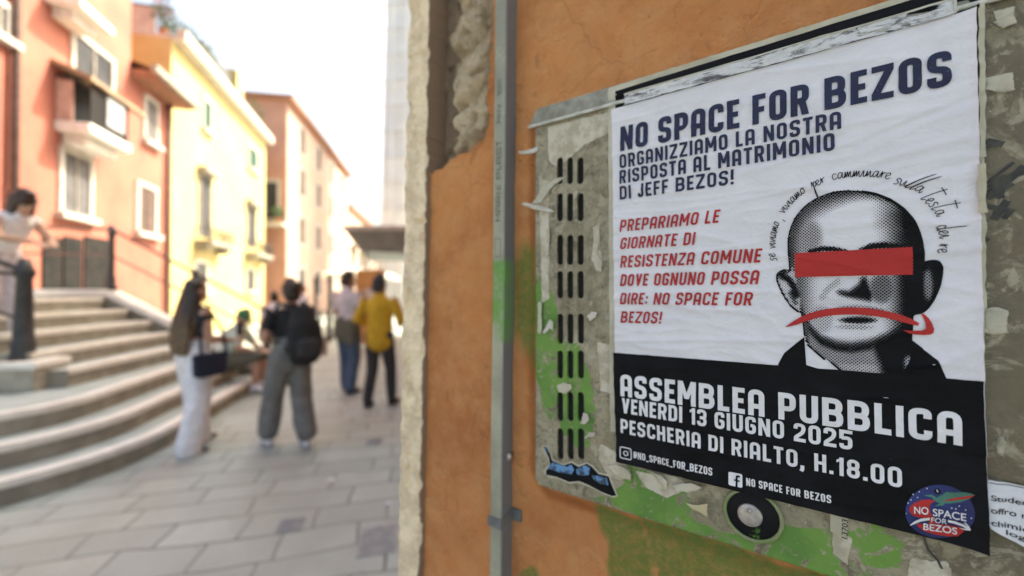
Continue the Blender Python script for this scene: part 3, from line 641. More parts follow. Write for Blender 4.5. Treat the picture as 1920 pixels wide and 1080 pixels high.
for t, l, lt, r, rt in (('PREPARIAMO LE', (1162, 435), (1164, 413), (1352, 417.5), (1352, 393)), ('GIORNATE DI', (1163, 468), (1165, 445.5), (1306, 459), (1306, 436)), ('RESISTENZA COMUNE', (1163, 502), (1165, 480), (1430.5, 492), (1430, 466)),
                        ('DOVE OGNUNO POSSA', (1163, 536.5), (1165, 514), (1426, 532.8), (1426, 507)), ('DIRE: NO SPACE FOR', (1163, 570.5), (1165, 549), (1414, 573), (1414, 548)), ('BEZOS!', (1163.5, 605), (1165, 583.5), (1243.5, 607), (1243.5, 584.5))):
    line(mb, t, l, lt, r, rt, .165, shear=.17, gap=.15, space=.40)
mb.build('red_lettering', m_red, poster)
mb = MB()
line(mb, 'ASSEMBLEA PUBBLICA', (1164.4, 742), (1164.4, 701.5), (1802.5, 834.5), (1802, 772), .185, gap=.12, space=.34)
line(mb, 'VENERDI 13 GIUGNO 2025', (1167, 773), (1167, 745.5), (1598.5, 844), (1598.5, 807.5), .18, gap=.13, space=.34)
line(mb, 'PESCHERIA DI RIALTO, H.18.00', (1164.4, 811), (1164.4, 785), (1691, 914), (1691, 876), .175, gap=.14, space=.34)
line(mb, '@NO_SPACE_FOR_BEZOS', (1188.5, 858.5), (1188.5, 845), (1336, 891), (1336, 877), .165, gap=.14, space=.34)
line(mb, 'NO SPACE FOR BEZOS', (1399.5, 909.5), (1399.5, 895.5), (1558.5, 943), (1558.5, 927.5), .17, gap=.15, space=.36)
mb.build('white_lettering', m_wtext, poster)
P2 = lambda L, sc=1, ox=0, oy=0: [Vector(pt(ox + x*sc, oy + y*sc)) for x, y in L]
mb = MB(); mk = lambda k: (lambda q: sput(q.x, q.y, k))
ic = [(1163.5, 837), (1184, 841.5), (1184.2, 862), (1163.8, 857)]
strip_mesh(mb, fillet(P2(ic), .0022, True), .0011, mk(.0004)); c0 = Vector(pt(1174, 849.5)); strip_mesh(mb, [c0 + Vector((cos(a), sin(a)))*.0025 for a in [2*pi*k/20 for k in range(21)]], .001, mk(.0004))
c1 = Vector(pt(1179.5, 845.3)); strip_mesh(mb, [c1, c1+Vector((.0009, 0))], .0009, mk(.0004))
mb.build('social_icon', paper_mat('icon_white', (.76, .74, .77)), poster); mb = MB()
flat_poly(mb, [tuple(p) for p in fillet(P2([(1366, 883.6), (1392, 889), (1392.2, 914.2), (1366.3, 908)]), .0018, True)[:-1]], sput, .0004)
mb.build('social_icon', paper_mat('icon_white_square', (.76, .74, .77)), poster)
mb = MB(); strip_mesh(mb, fillet(P2([(1387.5, 893.5), (1381.5, 891.8), (1381.3, 913)]), .003), .0018, mk(.00055)); strip_mesh(mb, P2([(1376.5, 899.2), (1387, 901.7)]), .0015, mk(.00058)); mb.build('icon_letter', m_black, poster)
# ---- halftone portrait, drawn in the grid of a 1131 x 1080 sketch
def z3(x, y): return pt(1420 + x*.38904, 300 + y*.38889)
HEAD = [(152, 470), (148, 410), (152, 360), (168, 310), (192, 265), (232, 220), (290, 182), (360, 158), (430, 150), (500, 153), (570, 166), (640, 195), (700, 235), (748, 288), (776, 345), (790, 400), (795, 450), (797, 500), (815, 492), (850, 487), (872, 492), (886, 515), (885, 552), (870, 612), (845, 672), (815, 715), (790, 735), (742, 741), (738, 800), (736, 868), (800, 910), (760, 1060), (420, 1040), (236, 985), (228, 850), (222, 790), (213, 735), (195, 732), (165, 710), (130, 660), (100, 600), (91, 562), (101, 540), (130, 528), (157, 534)]
def ell(x, y, cx, cy, rx, ry): return 1 - sm(.55, 1.15, math.hypot((x-cx)/rx, (y-cy)/ry))
def line_t(x, y, P, wd): return 1 - sm(wd*.4, wd, min(seg_d(x, y, P[i], P[i+1]) for i in range(len(P)-1)))
NOSE = [(376, 632), (400, 622), (440, 628), (480, 600), (500, 560), (528, 562), (545, 610), (562, 650), (548, 690), (520, 682), (470, 672), (430, 664), (390, 652)]
JAW = [(205, 700), (232, 770), (262, 825), (310, 872), (380, 900), (450, 908), (540, 895), (620, 860), (680, 815), (720, 770)]
def jaw_y(x):
    for i in range(len(JAW)-1):
        if JAW[i][0] <= x <= JAW[i+1][0]: return JAW[i][1] + (JAW[i+1][1]-JAW[i][1])*(x-JAW[i][0])/(JAW[i+1][0]-JAW[i][0])
    return 700 if x < 205 else 760
def tone(x, y):
    sd_ = poly_sd(x, y, HEAD)
    if sd_ < 0: return 0
    if x < 205 and y > 520 and x < 150 + (y-520)*.28 + 20:                # lit ear
        t = .22 + .75*line_t(x, y, [(120, 560), (150, 575), (175, 610), (190, 650)], 22) + .6*line_t(x, y, [(105, 548), (140, 540)], 12) + .5*line_t(x, y, [(160, 640), (185, 690)], 16)
        return min(1, max(t, 1-sm(2, 9, sd_)))
    if x > 770 and y > 480: return 1 - .45*ell(x, y, 822, 600, 26, 90)     # shaded ear
    if y < 560:                                                          # skull
        lim = 740 if y > 330 else 690 + .1*y
        t = sm(515, lim + 45, x + 26*nz(x*.012, y*.012))*1.08
        t = max(t, (.80 - .1*sm(380, 560, x))*(1 - sm(0, 125 - 75*sm(300, 560, x), sd_)))
        t = max(t, .45*ell(x, y, 235, 370, 90, 110), 1-sm(0, 7, sd_))
        t = max(t, .95*line_t(x, y, [(255, 442), (310, 428), (370, 430), (430, 445)], 17), line_t(x, y, [(505, 440), (550, 418), (610, 412), (690, 418)], 24))
        return t
    jy = jaw_y(x)
    if y < jy + 4:
        t = .10 + .95*sm(585, 738, x) + .55*(1-sm(195, 300, x))
        t = max(t, sm(-14, 20, poly_sd(x, y, NOSE))*.95, .30*line_t(x, y, [(385, 585), (345, 615), (312, 662)], 24), .65*ell(x, y, 600, 620, 75, 90), .35*ell(x, y, 480, 715, 110, 22))
        t = max(t, .96*ell(x, y, 485, 772, 105, 19), .55*ell(x, y, 540, 730, 90, 26), .9*(1-sm(4, 56, jy-y)), .30*ell(x, y, 300, 770, 80, 90), .35*ell(x, y, 470, 805, 110, 16))
        return min(1, t)
    t = sm(520, 610, x + (y-960)*-.35)                                    # under the jaw: neck and collar
    t = max(t, 1-sm(0, 60, y-jy) if x > 250 else .75)
    if poly_sd(x, y, [(226, 860), (250, 905), (330, 965), (440, 1040), (236, 992)]) > 0: return .04
    t = max(t, .5) if y < 985 else max(t, .36)
    t = max(t, .98*line_t(x, y, [(236, 868), (262, 915), (330, 962), (425, 1030)], 9))
    if x > 690: t = 1 - .55*ell(x, y, 728, 985, 26, 50)
    return t
mb = MB(); pit = 0.00182; g0 = Vector(z3(460, 600)); ca, sa = cos(radians(45)), sin(radians(45))
for i in range(-120, 120):
    for j in range(-120, 120):
        x = g0.x + (i*ca - j*sa)*pit; y = g0.y + (i*sa + j*ca)*pit
        qx, qy = proj(WALL.w(x, y, PO)); qx = (qx-1420)/.38904; qy = (qy-300)/.38889
        if not (80 < qx < 900 and 140 < qy < 1070): continue
        if 182 < qx < 745 and 470 < qy < 535: continue
        t = tone(qx, qy)
        t = t*1.06-.05 if t < .8 else t
        if t < .03: continue
        s = pit*(.503 if t > .93 else .5*sqrt(min(1, t))*1.0)
        vs = [sput(x + (u*ca - v*sa)*s, y + (u*sa + v*ca)*s, .00030) for u, v in ((-1,-1),(1,-1),(1,1),(-1,1))]
        mb.add(vs, [(0, 1, 2, 3)])
hi_ = HEAD.index((736, 868)); hj_ = HEAD.index((228, 850)); ht_ = HEAD.index((500, 153))
for PP, ww, kk in ((HEAD[hj_:] + HEAD[:ht_+1], .0010, .00036), (HEAD[ht_:hi_+1], .0022, .00038)): strip_mesh(mb, fillet([Vector(z3(x, y)) for x, y in PP], .004), ww, lambda q: sput(q.x, q.y, kk))
mb.build('halftone_portrait', m_dot, poster)
mb = MB(); SUIT1 = [(226, 853), (185, 885), (130, 930), (112, 962), (99, 986), (200, 1030), (440, 1080), (420, 1036), (330, 1018), (236, 990)]
SUIT2 = [(738, 866), (770, 890), (868, 965), (895, 1020), (912, 1060), (760, 1100), (560, 1090), (545, 1050), (640, 1040), (700, 1020), (735, 960)]
for S_ in (SUIT1, SUIT2): flat_poly(mb, [z3(x, y) for x, y in S_], sput, .00024)
flat_poly(mb, [z3(x, y) for x, y in [(236, 988), (330, 1016), (420, 1034), (545, 1046), (700, 1018), (720, 1100), (420, 1085), (236, 1040)]], sput, .00026)
mb.build('portrait_suit', m_dot, poster)
mb = MB(); flat_poly(mb, [z3(x, y) for x, y in [(180, 450), (745, 420), (748, 553), (182, 565)]], sput, .00062)
UP = [(138, 803), (175, 776), (210, 755), (250, 739), (290, 727), (335, 718), (380, 713), (425, 710), (470, 710), (515, 713), (560, 718), (605, 725), (650, 735), (690, 746), (730, 761), (775, 785)]
LO = [(768, 798), (740, 792), (700, 782), (660, 771), (610, 760), (560, 752), (515, 747), (470, 745), (425, 745), (380, 747), (335, 752), (290, 761), (245, 774), (195, 792), (140, 806)]
flat_poly(mb, [z3(x, y) for x, y in UP+LO], sput, .00062)
flat_poly(mb, [z3(x, y) for x, y in [(785, 740), (799, 741), (820, 760), (838, 788), (848, 812), (846, 832), (832, 841), (800, 843), (762, 841), (730, 835), (697, 818), (740, 822), (790, 821), (808, 812), (806, 790), (798, 765)]], sput, .00062)
mb.build('red_bar', m_bar, poster)
# ---- handwriting round the head
HW = {'s': [[(.60, .9), (.38, 1.05), (.18, .8), (.42, .45), (.36, .05), (.0, .08)]], 'e': [[(0, .35), (.45, .65), (.42, 1), (.15, .85), (.05, .3), (.3, 0), (.65, .3)]], 'v': [[(0, .95), (.15, .6), (.28, .02), (.45, .5), (.62, .95)]], 'i': [[(0, .3), (.22, 1), (.2, .15), (.35, 0), (.5, .35)]],
      'a': [[(.55, .85), (.3, 1), (.05, .5), (.15, .02), (.45, .35), (.6, .95), (.55, .2), (.7, 0), (.85, .35)]], 'm': [[(0, 0), (.12, .95), (.16, .1), (.4, .95), (.42, .1), (.68, .95), (.7, .15), (.85, 0), (1, .35)]], 'o': [[(.3, 1), (.05, .6), (.15, .0), (.5, .3), (.45, .9), (.25, .95), (.65, .85)]],
      'p': [[(0, .3), (.3, 1.1), (.05, -1.3), (-.15, -1.6), (-.05, -1.0), (.28, .4), (.6, 1), (.7, .6), (.45, .1), (.3, .3)]], 'r': [[(0, .2), (.2, 1), (.2, .1), (.3, .7), (.65, .95)]], 'c': [[(.55, .8), (.3, 1), (.05, .5), (.2, 0), (.6, .25)]], 'n': [[(0, 0), (.12, .95), (.16, .1), (.45, .95), (.48, .15), (.62, 0), (.8, .35)]],
      'u': [[(0, .9), (.05, .2), (.25, 0), (.5, .9), (.52, .2), (.65, 0), (.8, .3)]], 'l': [[(0, .2), (1.5, 3.1), (.1, .2), (.2, 0), (.5, .3)]], 't': [[(1.0, 2.9), (.1, .3), (.2, 0), (.5, .3)], [(.45, 2.6), (1.45, 2.3)]], 'd': [[(.5, .8), (.25, 1), (.05, .4), (.2, 0), (.5, .5), (.95, 3.0), (.5, .3), (.6, 0), (.8, .3)]], ',': [[(.1, .1), (0, -.5)]]}
HADV = {'m': 1.0, 'a': .82, 'n': .78, 'u': .78, 'd': .8, 'i': .5, 'l': .52, ',': .3}
def spline(P, n=5):
    P = [Vector(p) for p in P]; out = []
    for i in range(len(P)-1):
        p0, p1, p2, p3 = P[max(i-1, 0)], P[i], P[i+1], P[min(i+2, len(P)-1)]
        for k in range(n):
            t = k/n; out.append(.5*((2*p1) + (p2-p0)*t + (2*p0-5*p1+4*p2-p3)*t*t + (3*p1-p0-3*p2+p3)*t**3))
    out.append(P[-1]); return out
mb = MB(); hc = Vector(z3(470, 440))
def z6(x, y): return Vector(pt(1440 + x*.19792, 310 + y*.19792))
for word, s0, s1, xh in (('se', (92, 905), (62, 828), .0052), ('viviamo', (70, 790), (112, 545), .0050), (',', (140, 525), (150, 505), .0052), ('viviamo', (150, 462), (362, 250), .0052), ('per', (425, 225), (552, 158), .0056), ('camminare', (612, 142), (1150, 138), .0056), ('sulla', (1180, 178), (1440, 268), .0056), ('testa', (1440, 320), (1600, 492), .0056), ('dei', (1585, 585), (1625, 700), .0056), ('re', (1610, 750), (1592, 835), .0056)):
    A, B = z6(*s0), z6(*s1); tot = sum(HADV.get(ch_, .66) for ch_ in word); x = 0; tall = word in ('sulla', 'testa', 'dei')
    ra, rb_ = A-hc, B-hc; a0_, a1_ = math.atan2(ra.y, ra.x), math.atan2(rb_.y, rb_.x)
    if a1_ > a0_ + 2: a1_ -= 2*pi
    if a0_ > a1_ + 2*pi-1: a0_ -= 2*pi
    sc_ = abs(a1_-a0_)*(ra.length+rb_.length)/2/tot
    for ch_ in word:
        for st in HW[ch_]:
            def pos(p):
                t = (x + p[0])/tot; th = a0_ + (a1_-a0_)*t; r = ra.length + (rb_.length-ra.length)*t
                return hc + Vector((cos(th), sin(th)))*(r + p[1]*xh*(.92 if p[1] <= 1.2 else .98))
            strip_mesh(mb, [pos(p) for p in spline(st)], .00062, mk(.0004))
        x += HADV.get(ch_, .66)
mb.build('handwriting', m_dot, poster)
# ---- round emblem
def z7(x, y): return pt(1640 + x*.20364, 860 + y*.2037)
def oval(cx, cy, rx, ry, n=40, a0=0, a1=2*pi): return [z7(cx + rx*cos(a0+(a1-a0)*k/n), cy + ry*sin(a0+(a1-a0)*k/n)) for k in range(n)]
emb = MB(); flat_poly(emb, oval(590, 480, 312, 246), sput, .0004)
emb = emb.build('round_emblem', paper_mat('emblem_blue', (0.022, 0.035, 0.16), (.016, .02, .09), (.25, .28, .5), .45, (.74, .8)), poster)
mb = MB(); flat_poly(mb, [z7(x, y) for x, y in [(560, 378), (500, 366), (430, 372), (360, 398), (318, 432), (310, 470), (332, 505), (385, 530), (500, 545), (490, 600), (380, 590), (400, 625), (460, 665), (560, 695), (680, 708), (760, 700), (810, 650), (800, 622), (740, 610), (640, 600), (560, 590), (505, 480), (500, 420), (520, 398)]], sput, .00052); mb.build('red_trail', m_bar, emb)
mb = MB(); flat_poly(mb, [z7(x, y) for x, y in [(545, 360), (600, 330), (700, 303), (800, 291), (860, 297), (905, 312), (860, 345), (780, 380), (690, 398), (600, 398), (560, 388)]], sput, .0006)
flat_poly(mb, [z7(x, y) for x, y in [(560, 345), (520, 322), (440, 330), (520, 345), (540, 372)]], sput, .00063); flat_poly(mb, [z7(x, y) for x, y in [(600, 392), (545, 425), (620, 418), (645, 392)]], sput, .00063); flat_poly(mb, [z7(x, y) for x, y in [(610, 330), (650, 298), (720, 298), (690, 315)]], sput, .00066)
mb.build('rocket', paper_mat('rocket_green', (0.075, 0.21, 0.15), (.05, .15, .11)), emb)
mb = MB(); flat_poly(mb, [z7(x, y) for x, y in [(620, 378), (700, 352), (800, 330), (905, 312), (860, 340), (800, 352), (700, 372)]], sput, .0007); mb.build('rocket_stripe', m_bar, emb)
mb = MB(); flat_poly(mb, [z7(x, y) for x, y in [(320, 605), (360, 570), (420, 542), (500, 528), (500, 556), (420, 570), (370, 590), (325, 608)]], sput, .00072)
flat_poly(mb, [z7(x, y) for x, y in [(665, 548), (730, 558), (800, 580), (835, 600), (800, 560), (815, 560), (845, 590), (865, 625), (860, 636), (820, 636), (760, 620), (830, 622), (790, 600), (720, 580), (665, 570)]], sput, .00072)
for x, y in ((405, 297), (350, 322), (478, 268), (392, 350), (303, 400), (285, 492), (330, 372), (735, 445), (820, 450), (868, 520), (765, 418), (700, 440)): flat_poly(mb, oval(x, y, 6, 6, 6), sput, .00052)
flat_poly(mb, [z7(x, y) for x, y in [(560, 280), (575, 276), (570, 288), (588, 296), (572, 300)]], sput, .0007)
mb.build('emblem_arrow', paper_mat('emblem_white', (.74, .72, .74)), emb)
mb = MB(); flat_poly(mb, [z7(x, y) for x, y in [(540, 292), (552, 272), (575, 268), (588, 276), (608, 292), (600, 312), (575, 318), (556, 312)]], sput, .00058); mb.build('small_figure', m_black, emb)
def font_to(mb, text, A, B, top, put, k, bold=0.0):            # built-in sans lettering between two baseline points
    cu = bpy.data.curves.new('t', 'FONT'); cu.body = text; cu.offset = bold; ob = bpy.data.objects.new('t', cu); COL.objects.link(ob)
    dg = bpy.context.evaluated_depsgraph_get(); dg.update(); me = bpy.data.meshes.new_from_object(ob.evaluated_get(dg))
    A, B, top = Vector(A), Vector(B), Vector(top); xs_ = [v.co.x for v in me.vertices]; x0, x1 = min(xs_), max(xs_); caps = 0.72
    ex = (B-A)/(x1-x0); ey = (top-A)/caps
    bm = bmesh.new(); bm.from_mesh(me)
    for v in bm.verts: q = A + ex*(v.co.x-x0) + ey*v.co.y; v.co = (q.x, q.y, 0)
    bmesh.ops.triangulate(bm, faces=bm.faces[:])
    for _ in range(3):
        es = [e for e in bm.edges if e.calc_length() > .0025]
        if not es: break
        bmesh.ops.subdivide_edges(bm, edges=es, cuts=1); bmesh.ops.triangulate(bm, faces=bm.faces[:])
    bm.verts.index_update(); mb.add([put(v.co.x, v.co.y, k) for v in bm.verts], [tuple(v.index for v in f.verts) for f in bm.faces]); bm.free()
    bpy.data.objects.remove(ob); bpy.data.curves.remove(cu); bpy.data.meshes.remove(me)
mb = MB()
for t, A, B, T in (('NO', (355, 486), (486, 498), (355, 422)), ('SPACE', (526, 508), (820, 545), (526, 442)), ('FOR', (512, 572), (655, 588), (512, 522)), ('BEZOS', (442, 642), (748, 682), (442, 580))): font_to(mb, t, z7(*A), z7(*B), z7(*T), sput, .0010, .012)
mb.build('emblem_lettering', m_wtext.copy() if False else paper_mat('emblem_text', (.74, .72, .74)), emb)
# ------------------------------------------------------------------ tape, flyer, stickers, scraps
m_tape, nt, bs = new_mat('clear_tape')
g_ = nd(nt, 'NewGeometry'); g_.name = 'geo'; dp = nd(nt, 'VectorMath', operation='DOT_PRODUCT'); dp.inputs[1].default_value = (WT.x*.28, WT.y*.28, .10); nt.links.new(g_.outputs['Position'], dp.inputs[0]); sz = nd(nt, 'SeparateXYZ'); nt.links.new(g_.outputs['Position'], sz.inputs[0]); cx_ = nd(nt, 'CombineXYZ'); nt.links.new(dp.outputs['Value'], cx_.inputs[0]); nt.links.new(sz.outputs[2], cx_.inputs[1])
f = ramp(nt, ntex(nt, 130, 6, .68, cx_.outputs[0], .5), .36, .50); nt.links.new(mixc(nt, f, (.10, .10, .105), (.80, .80, .80)), bs.inputs['Base Color'])  # white streaks: reflections on the crinkled film, painted into its colour
bs.inputs['Roughness'].default_value = .18; bs.inputs['Coat Weight'].default_value = .6
nt.links.new(ramp(nt, ntex(nt, 110, 5, .6, cx_.outputs[0], .4), .36, .46), bs.inputs['Alpha'])
bump(nt, bs, ntex(nt, 150, 6, .7, None, 1), .9, .006)
tp = thing('clear_tape', 'long strip of crumpled clear tape along the top edge of the white poster', 'tape', WALL.w(-.03, 1.7, PO))
sheet('tape_film', m_tape, tp, [(1172, 180), (1790, 2), (1792, 28), (1172, 199)], .0011, .0015, .5)
tb = MB()
for P in ([(1172, 179), (1788, 1)], [(1789, 2), (1790, 26)]): strip_mesh(tb, P2(P), .0016, mk(.0013))
tb.build('tape_edge', surf('tape_edge', (.55, .53, .45), (.4, .38, .3), 60, .4), tp)
m_mask = paper_mat('masking_tape', (0.50, 0.455, 0.34), (0.40, .36, .26))
for i, (q, lab) in enumerate((([(1834, 16), (1846, 13), (1847, 295), (1836, 296)], 'cream tape strip down the upper right edge of the white poster'),
                              ([(1829, 310), (1845, 309), (1847, 400), (1831, 400)], 'short cream tape piece at the middle right edge of the white poster'),
                              ([(1836, 400), (1847, 399), (1848, 578), (1838, 578)], 'cream tape strip low on the right edge of the white poster, above the black panel'))):
    tag(sheet('masking_tape', m_mask, None, q, -.0004 + .0016*(i == 1), .0016, 1.0), lab, 'tape', 'tape strips on the right edge of the poster')
m_flyer = paper_mat('flyer_white', (.70, .69, .72))
fly = thing('flyer', 'torn white flyer with black printed lines at the right of the poster', 'flyer', WALL.w(.14, 1.28, .003))
FO = .0032; fput = lambda x, y, k=0: WALL.w(x, y, FO + .4*wr(x+.3, y) + .004*sm(.128, .120, x) + k)
def w7(x, y): return W(1640 + x*.20364, 860 + y*.2037, FO)
mb = MB(); flat_poly(mb, [w7(x, y) for x, y in [(1030, 176), (1700, 325), (1700, 1010), (1500, 900), (1375, 812), (1300, 770), (1240, 742), (1180, 705), (1110, 660), (1052, 622), (1022, 565), (1000, 430), (984, 330), (996, 285), (1015, 255)]], fput, 0, .003); mb.build('paper', m_flyer, fly, True)
mb = MB(); strip_mesh(mb, [Vector(w7(1036, 202)), Vector(w7(1375, 268))], .0006, lambda q: fput(q.x, q.y, .0002))
for t, A, B, T in (('Studenti', (1050, 362), (1490, 452), (1050, 310)), ('offro ripe', (1050, 475), (1560, 592), (1050, 420)), ('chimica', (1054, 588), (1480, 700), (1054, 536)), ('logia', (1205, 692), (1490, 790), (1205, 645))): font_to(mb, t, w7(*A), w7(*B), w7(*T), fput, .0004, .008)
mb.build('printed_text', m_dot, fly)
lab = thing('paper_label', 'small torn cream label with upright black digits under the poster edge', 'label', WALL.w(*W(1580, 985), 0))
def z4(x, y): return W(1500 + x*.12962, 940 + y*.12963, .0012)
lput = lambda x, y, k=0: WALL.w(x, y, .0014 + k)
mb = MB(); flat_poly(mb, [z4(x, y) for x, y in [(440, 100), (700, 170), (690, 400), (672, 545), (640, 530), (585, 498), (520, 470), (436, 430)]], lput); mb.build('paper', m_cream, lab)
mb = MB(); font_to(mb, '13703', z4(684, 545), z4(692, 270), z4(596, 520), lput, .0003); mb.build('printed_digits', m_dot, lab)
def z5(x, y): return W(970 + x*.3704, 160 + y*.3704, .001)
def z56(x, y): return W(970 + x*.3891, 540 + y*.3889, .001)
stk = thing('blue_sticker', 'torn blue graffiti sticker with white outline on the lower cabinet corner', 'sticker', WALL.w(*W(1085, 890), 0))
kput = lambda x, y, k=0: WALL.w(x, y, .0012 + .0005*nz(x*60, y*60) + k)
mb = MB(); flat_poly(mb, [z56(x, y) for x, y in [(119, 756), (142, 760), (165, 795), (174, 826), (200, 838), (226, 847), (262, 835), (295, 854), (335, 839), (366, 855), (395, 889), (445, 900), (462, 945), (486, 1003), (462, 1010), (420, 996), (370, 970), (330, 952), (296, 938), (250, 943), (200, 921), (150, 912), (130, 892), (132, 876), (152, 856), (146, 815), (128, 788)]], kput); mb.build('paper', m_cream, stk)
mb = MB(); flat_poly(mb, [z56(x, y) for x, y in [(124, 762), (142, 768), (160, 800), (168, 832), (200, 845), (225, 855), (262, 842), (295, 862), (335, 846), (362, 862), (392, 896), (440, 908), (456, 950), (478, 1000), (455, 1002), (400, 980), (345, 950), (300, 930), (250, 935), (190, 910), (140, 900), (138, 880), (158, 860), (152, 815)]], kput, .0003); mb.build('black_shape', m_black, stk)
mb = MB()
for P in ([(145, 868), (170, 840), (205, 850), (240, 862), (262, 850), (275, 875), (262, 898), (215, 890), (180, 880)], [(285, 872), (325, 853), (352, 868), (345, 900), (310, 905), (288, 895)], [(360, 900), (395, 905), (432, 915), (440, 950), (405, 945), (370, 925)], [(126, 766), (138, 772), (150, 800), (140, 785)]): flat_poly(mb, [z56(x, y) for x, y in P], kput, .0005)
mb.build('blue_patch', surf('sticker_blue', (.10, .26, .50), (.02, .035, .07), 95, .45, 300, .3, .002, lo=.46, hi=.60), stk)
def scrap(P, label, lift, mat, zf=z5, bend=1.0):
    Q = [zf(x, y) for x, y in P]; cx = sum(p[0] for p in Q)/len(Q); L = max(abs(p[0]-cx) for p in Q)+1e-6
    E = []
    for i in range(len(Q)):
        p, q = Vector(Q[i]), Vector(Q[(i+1) % len(Q)]); n = max(1, int((q-p).length/.0016))
        for k in range(n): e = p.lerp(q, k/n); E.append((e.x + .0009*nz(e.x*700, e.y*700, 1), e.y + .0009*nz(e.x*700, e.y*700, 7)))
    mb = MB(); flat_poly(mb, E, lambda x, y, k=0: WALL.w(x, y, .0013 + lift*max(0, (x-Q[0][0])/(2*L)*bend)**2 + .0011*nz(x*170, y*170) + .0006*abs(nz(x*400, y*400))), 0, .0025)
    o = mb.build('paper_scrap', mat, None, True); me = o.data; c_ = sum((v.co for v in me.vertices), Vector())/len(me.vertices)
    me.transform(Matrix.Translation(-c_)); o.location = c_; s = o.modifiers.new('solid', 'SOLIDIFY'); s.thickness = .0002
    tag(o, label, 'paper scrap', 'torn paper scraps on the cabinet')
m_scrapw = paper_mat('scrap_white', (.62, .59, .52), (.45, .41, .33))
scrap([(188, 640), (150, 642), (95, 632), (62, 615), (70, 605), (120, 612), (165, 625)], 'thin white scrap sticking out sideways left of the vent slots', .022, m_scrapw, bend=-1)
scrap([(250, 462), (198, 470), (150, 510), (118, 560), (92, 605), (128, 600), (150, 560), (190, 505), (225, 480)], 'curled cream scrap across the upper vent slots', .010, m_cream, bend=-1)
scrap([(100, 312), (72, 325), (28, 345), (35, 358), (80, 345), (104, 330)], 'pale scrap poking past the upper left cabinet edge', .014, m_scrapw, bend=-1)
scrap([(282, 545), (300, 528), (312, 540), (302, 565), (284, 578)], 'tiny white scrap between two upper vent slots', .004, m_scrapw)
scrap([(150, 735), (168, 715), (166, 790), (155, 865), (142, 860)], 'narrow cream strip hanging left of the vent slots', .006, m_cream)
scrap([(395, 720), (415, 705), (418, 790), (405, 850), (432, 890), (428, 945), (400, 940), (388, 905), (375, 880), (385, 790)], 'long cream scrap peeling right of the vent slots', .005, m_cream)
scrap([(335, 135), (360, 112), (392, 118), (385, 140), (350, 160)], 'white scrap right of the middle vent slots', .006, m_scrapw, z56)
scrap([(100, 70), (118, 62), (124, 200), (112, 225), (98, 215)], 'white strip on the green left margin of the cabinet', .004, m_cream, z56)
scrap([(122, 215), (160, 150), (182, 160), (185, 205), (160, 195), (130, 225)], 'grey torn flap beside the fifth row of slots', .008, m_scrapw, z56)
scrap([(305, 655), (318, 600), (345, 605), (356, 630), (330, 655)], 'white scrap over the green paint beside the lower slots', .006, m_scrapw, z56)
scrap([(322, 725), (345, 695), (382, 692), (380, 712), (345, 720)], 'small white scrap beside the lowest slots', .005, m_scrapw, z56)
scrap([(190, 470), (225, 455), (262, 462), (270, 480), (235, 510), (200, 500)], 'olive paper remnant between the sixth and seventh slot rows', .004, m_cream, z56)
def z8(x, y): return W(900 + x*.22917, 860 + y*.22917, .001)
scrap([(1570, 220), (1640, 200), (1740, 190), (1830, 215), (1780, 250), (1700, 270), (1600, 262)], 'pale crumpled scrap under the lower poster edge left of the lock', .008, m_cream, z8)
scrap([(1690, 365), (1730, 375), (1790, 370), (1872, 345), (1865, 450), (1800, 425), (1740, 415)], 'pointed yellowish scrap left of the lock', .008, paper_mat('scrap_yellow', (.55, .50, .30), (.45, .4, .22)), z8)
scrap([(1360, 95), (1420, 110), (1480, 130), (1540, 170), (1535, 240), (1490, 190), (1430, 140)], 'twisted cream scrap on the green paint under the poster corner', .008, m_cream, z8)
scrap([(1040, 60), (1110, 40), (1200, 70), (1250, 110), (1240, 165), (1160, 150), (1090, 120)], 'cream crumpled paper beside the blue sticker', .007, m_cream, z8)
def zr(x, y): return W(1820 + x*.5, y*.5, .001)
scrap([(50, 292), (152, 278), (156, 345), (120, 350), (52, 338)], 'ribbed cream paper remnant right of the poster, near its upper corner', .004, m_cream, zr)
scrap([(82, 85), (155, 50), (165, 95), (120, 110)], 'cream paper remnant in the upper right cabinet corner', .004, m_cream, zr)
def zs(x, y): return W(1800 + x*.4068, 480 + y*.4074, .001)
scrap([(112, 240), (160, 235), (210, 250), (205, 330), (212, 350), (150, 365), (108, 350)], 'large cream paper remnant right of the poster at mouth height', .006, m_cream, zs)
scrap([(172, 835), (200, 825), (198, 925), (165, 905)], 'upright cream paper remnant above the torn flyer', .004, m_cream, zs)
# ------------------------------------------------------------------ ground
SD = Vector((-0.2634, 0.9647, 0)); SN = Vector((0.9647, 0.2634, 0))      # along the street, across it
m_pave, nt, bs = new_mat('paving_stone')
g = nd(nt, 'NewGeometry'); g.name = 'geo'
mp = nd(nt, 'Mapping'); mp.inputs['Rotation'].default_value = (0, 0, -math.atan2(SN.y, SN.x)); nt.links.new(g.outputs['Position'], mp.inputs[0])
wob = nd(nt, 'TexNoise', i_Scale=1.3, i_Detail=2); nt.links.new(g.outputs['Position'], wob.inputs['Vector'])
va = nd(nt, 'VectorMath', operation='MULTIPLY_ADD'); nt.links.new(wob.outputs['Color'], va.inputs[0]); va.inputs[1].default_value = (.16, .16, 0); nt.links.new(mp.outputs[0], va.inputs[2])
br = nd(nt, 'TexBrick', offset=.37, squash=1.55, squash_frequency=3); nt.links.new(va.outputs[0], br.inputs['Vector'])
for k, v in (('Scale', 1.0), ('Brick Width', .44), ('Row Height', .27), ('Mortar Size', .010), ('Mortar Smooth', .25), ('Bias', 0)): br.inputs[k].default_value = v
br.inputs['Color1'].default_value = (.52, .575, .525, 1); br.inputs['Color2'].default_value = (.40, .445, .415, 1); br.inputs['Mortar'].default_value = (.17, .175, .155, 1)
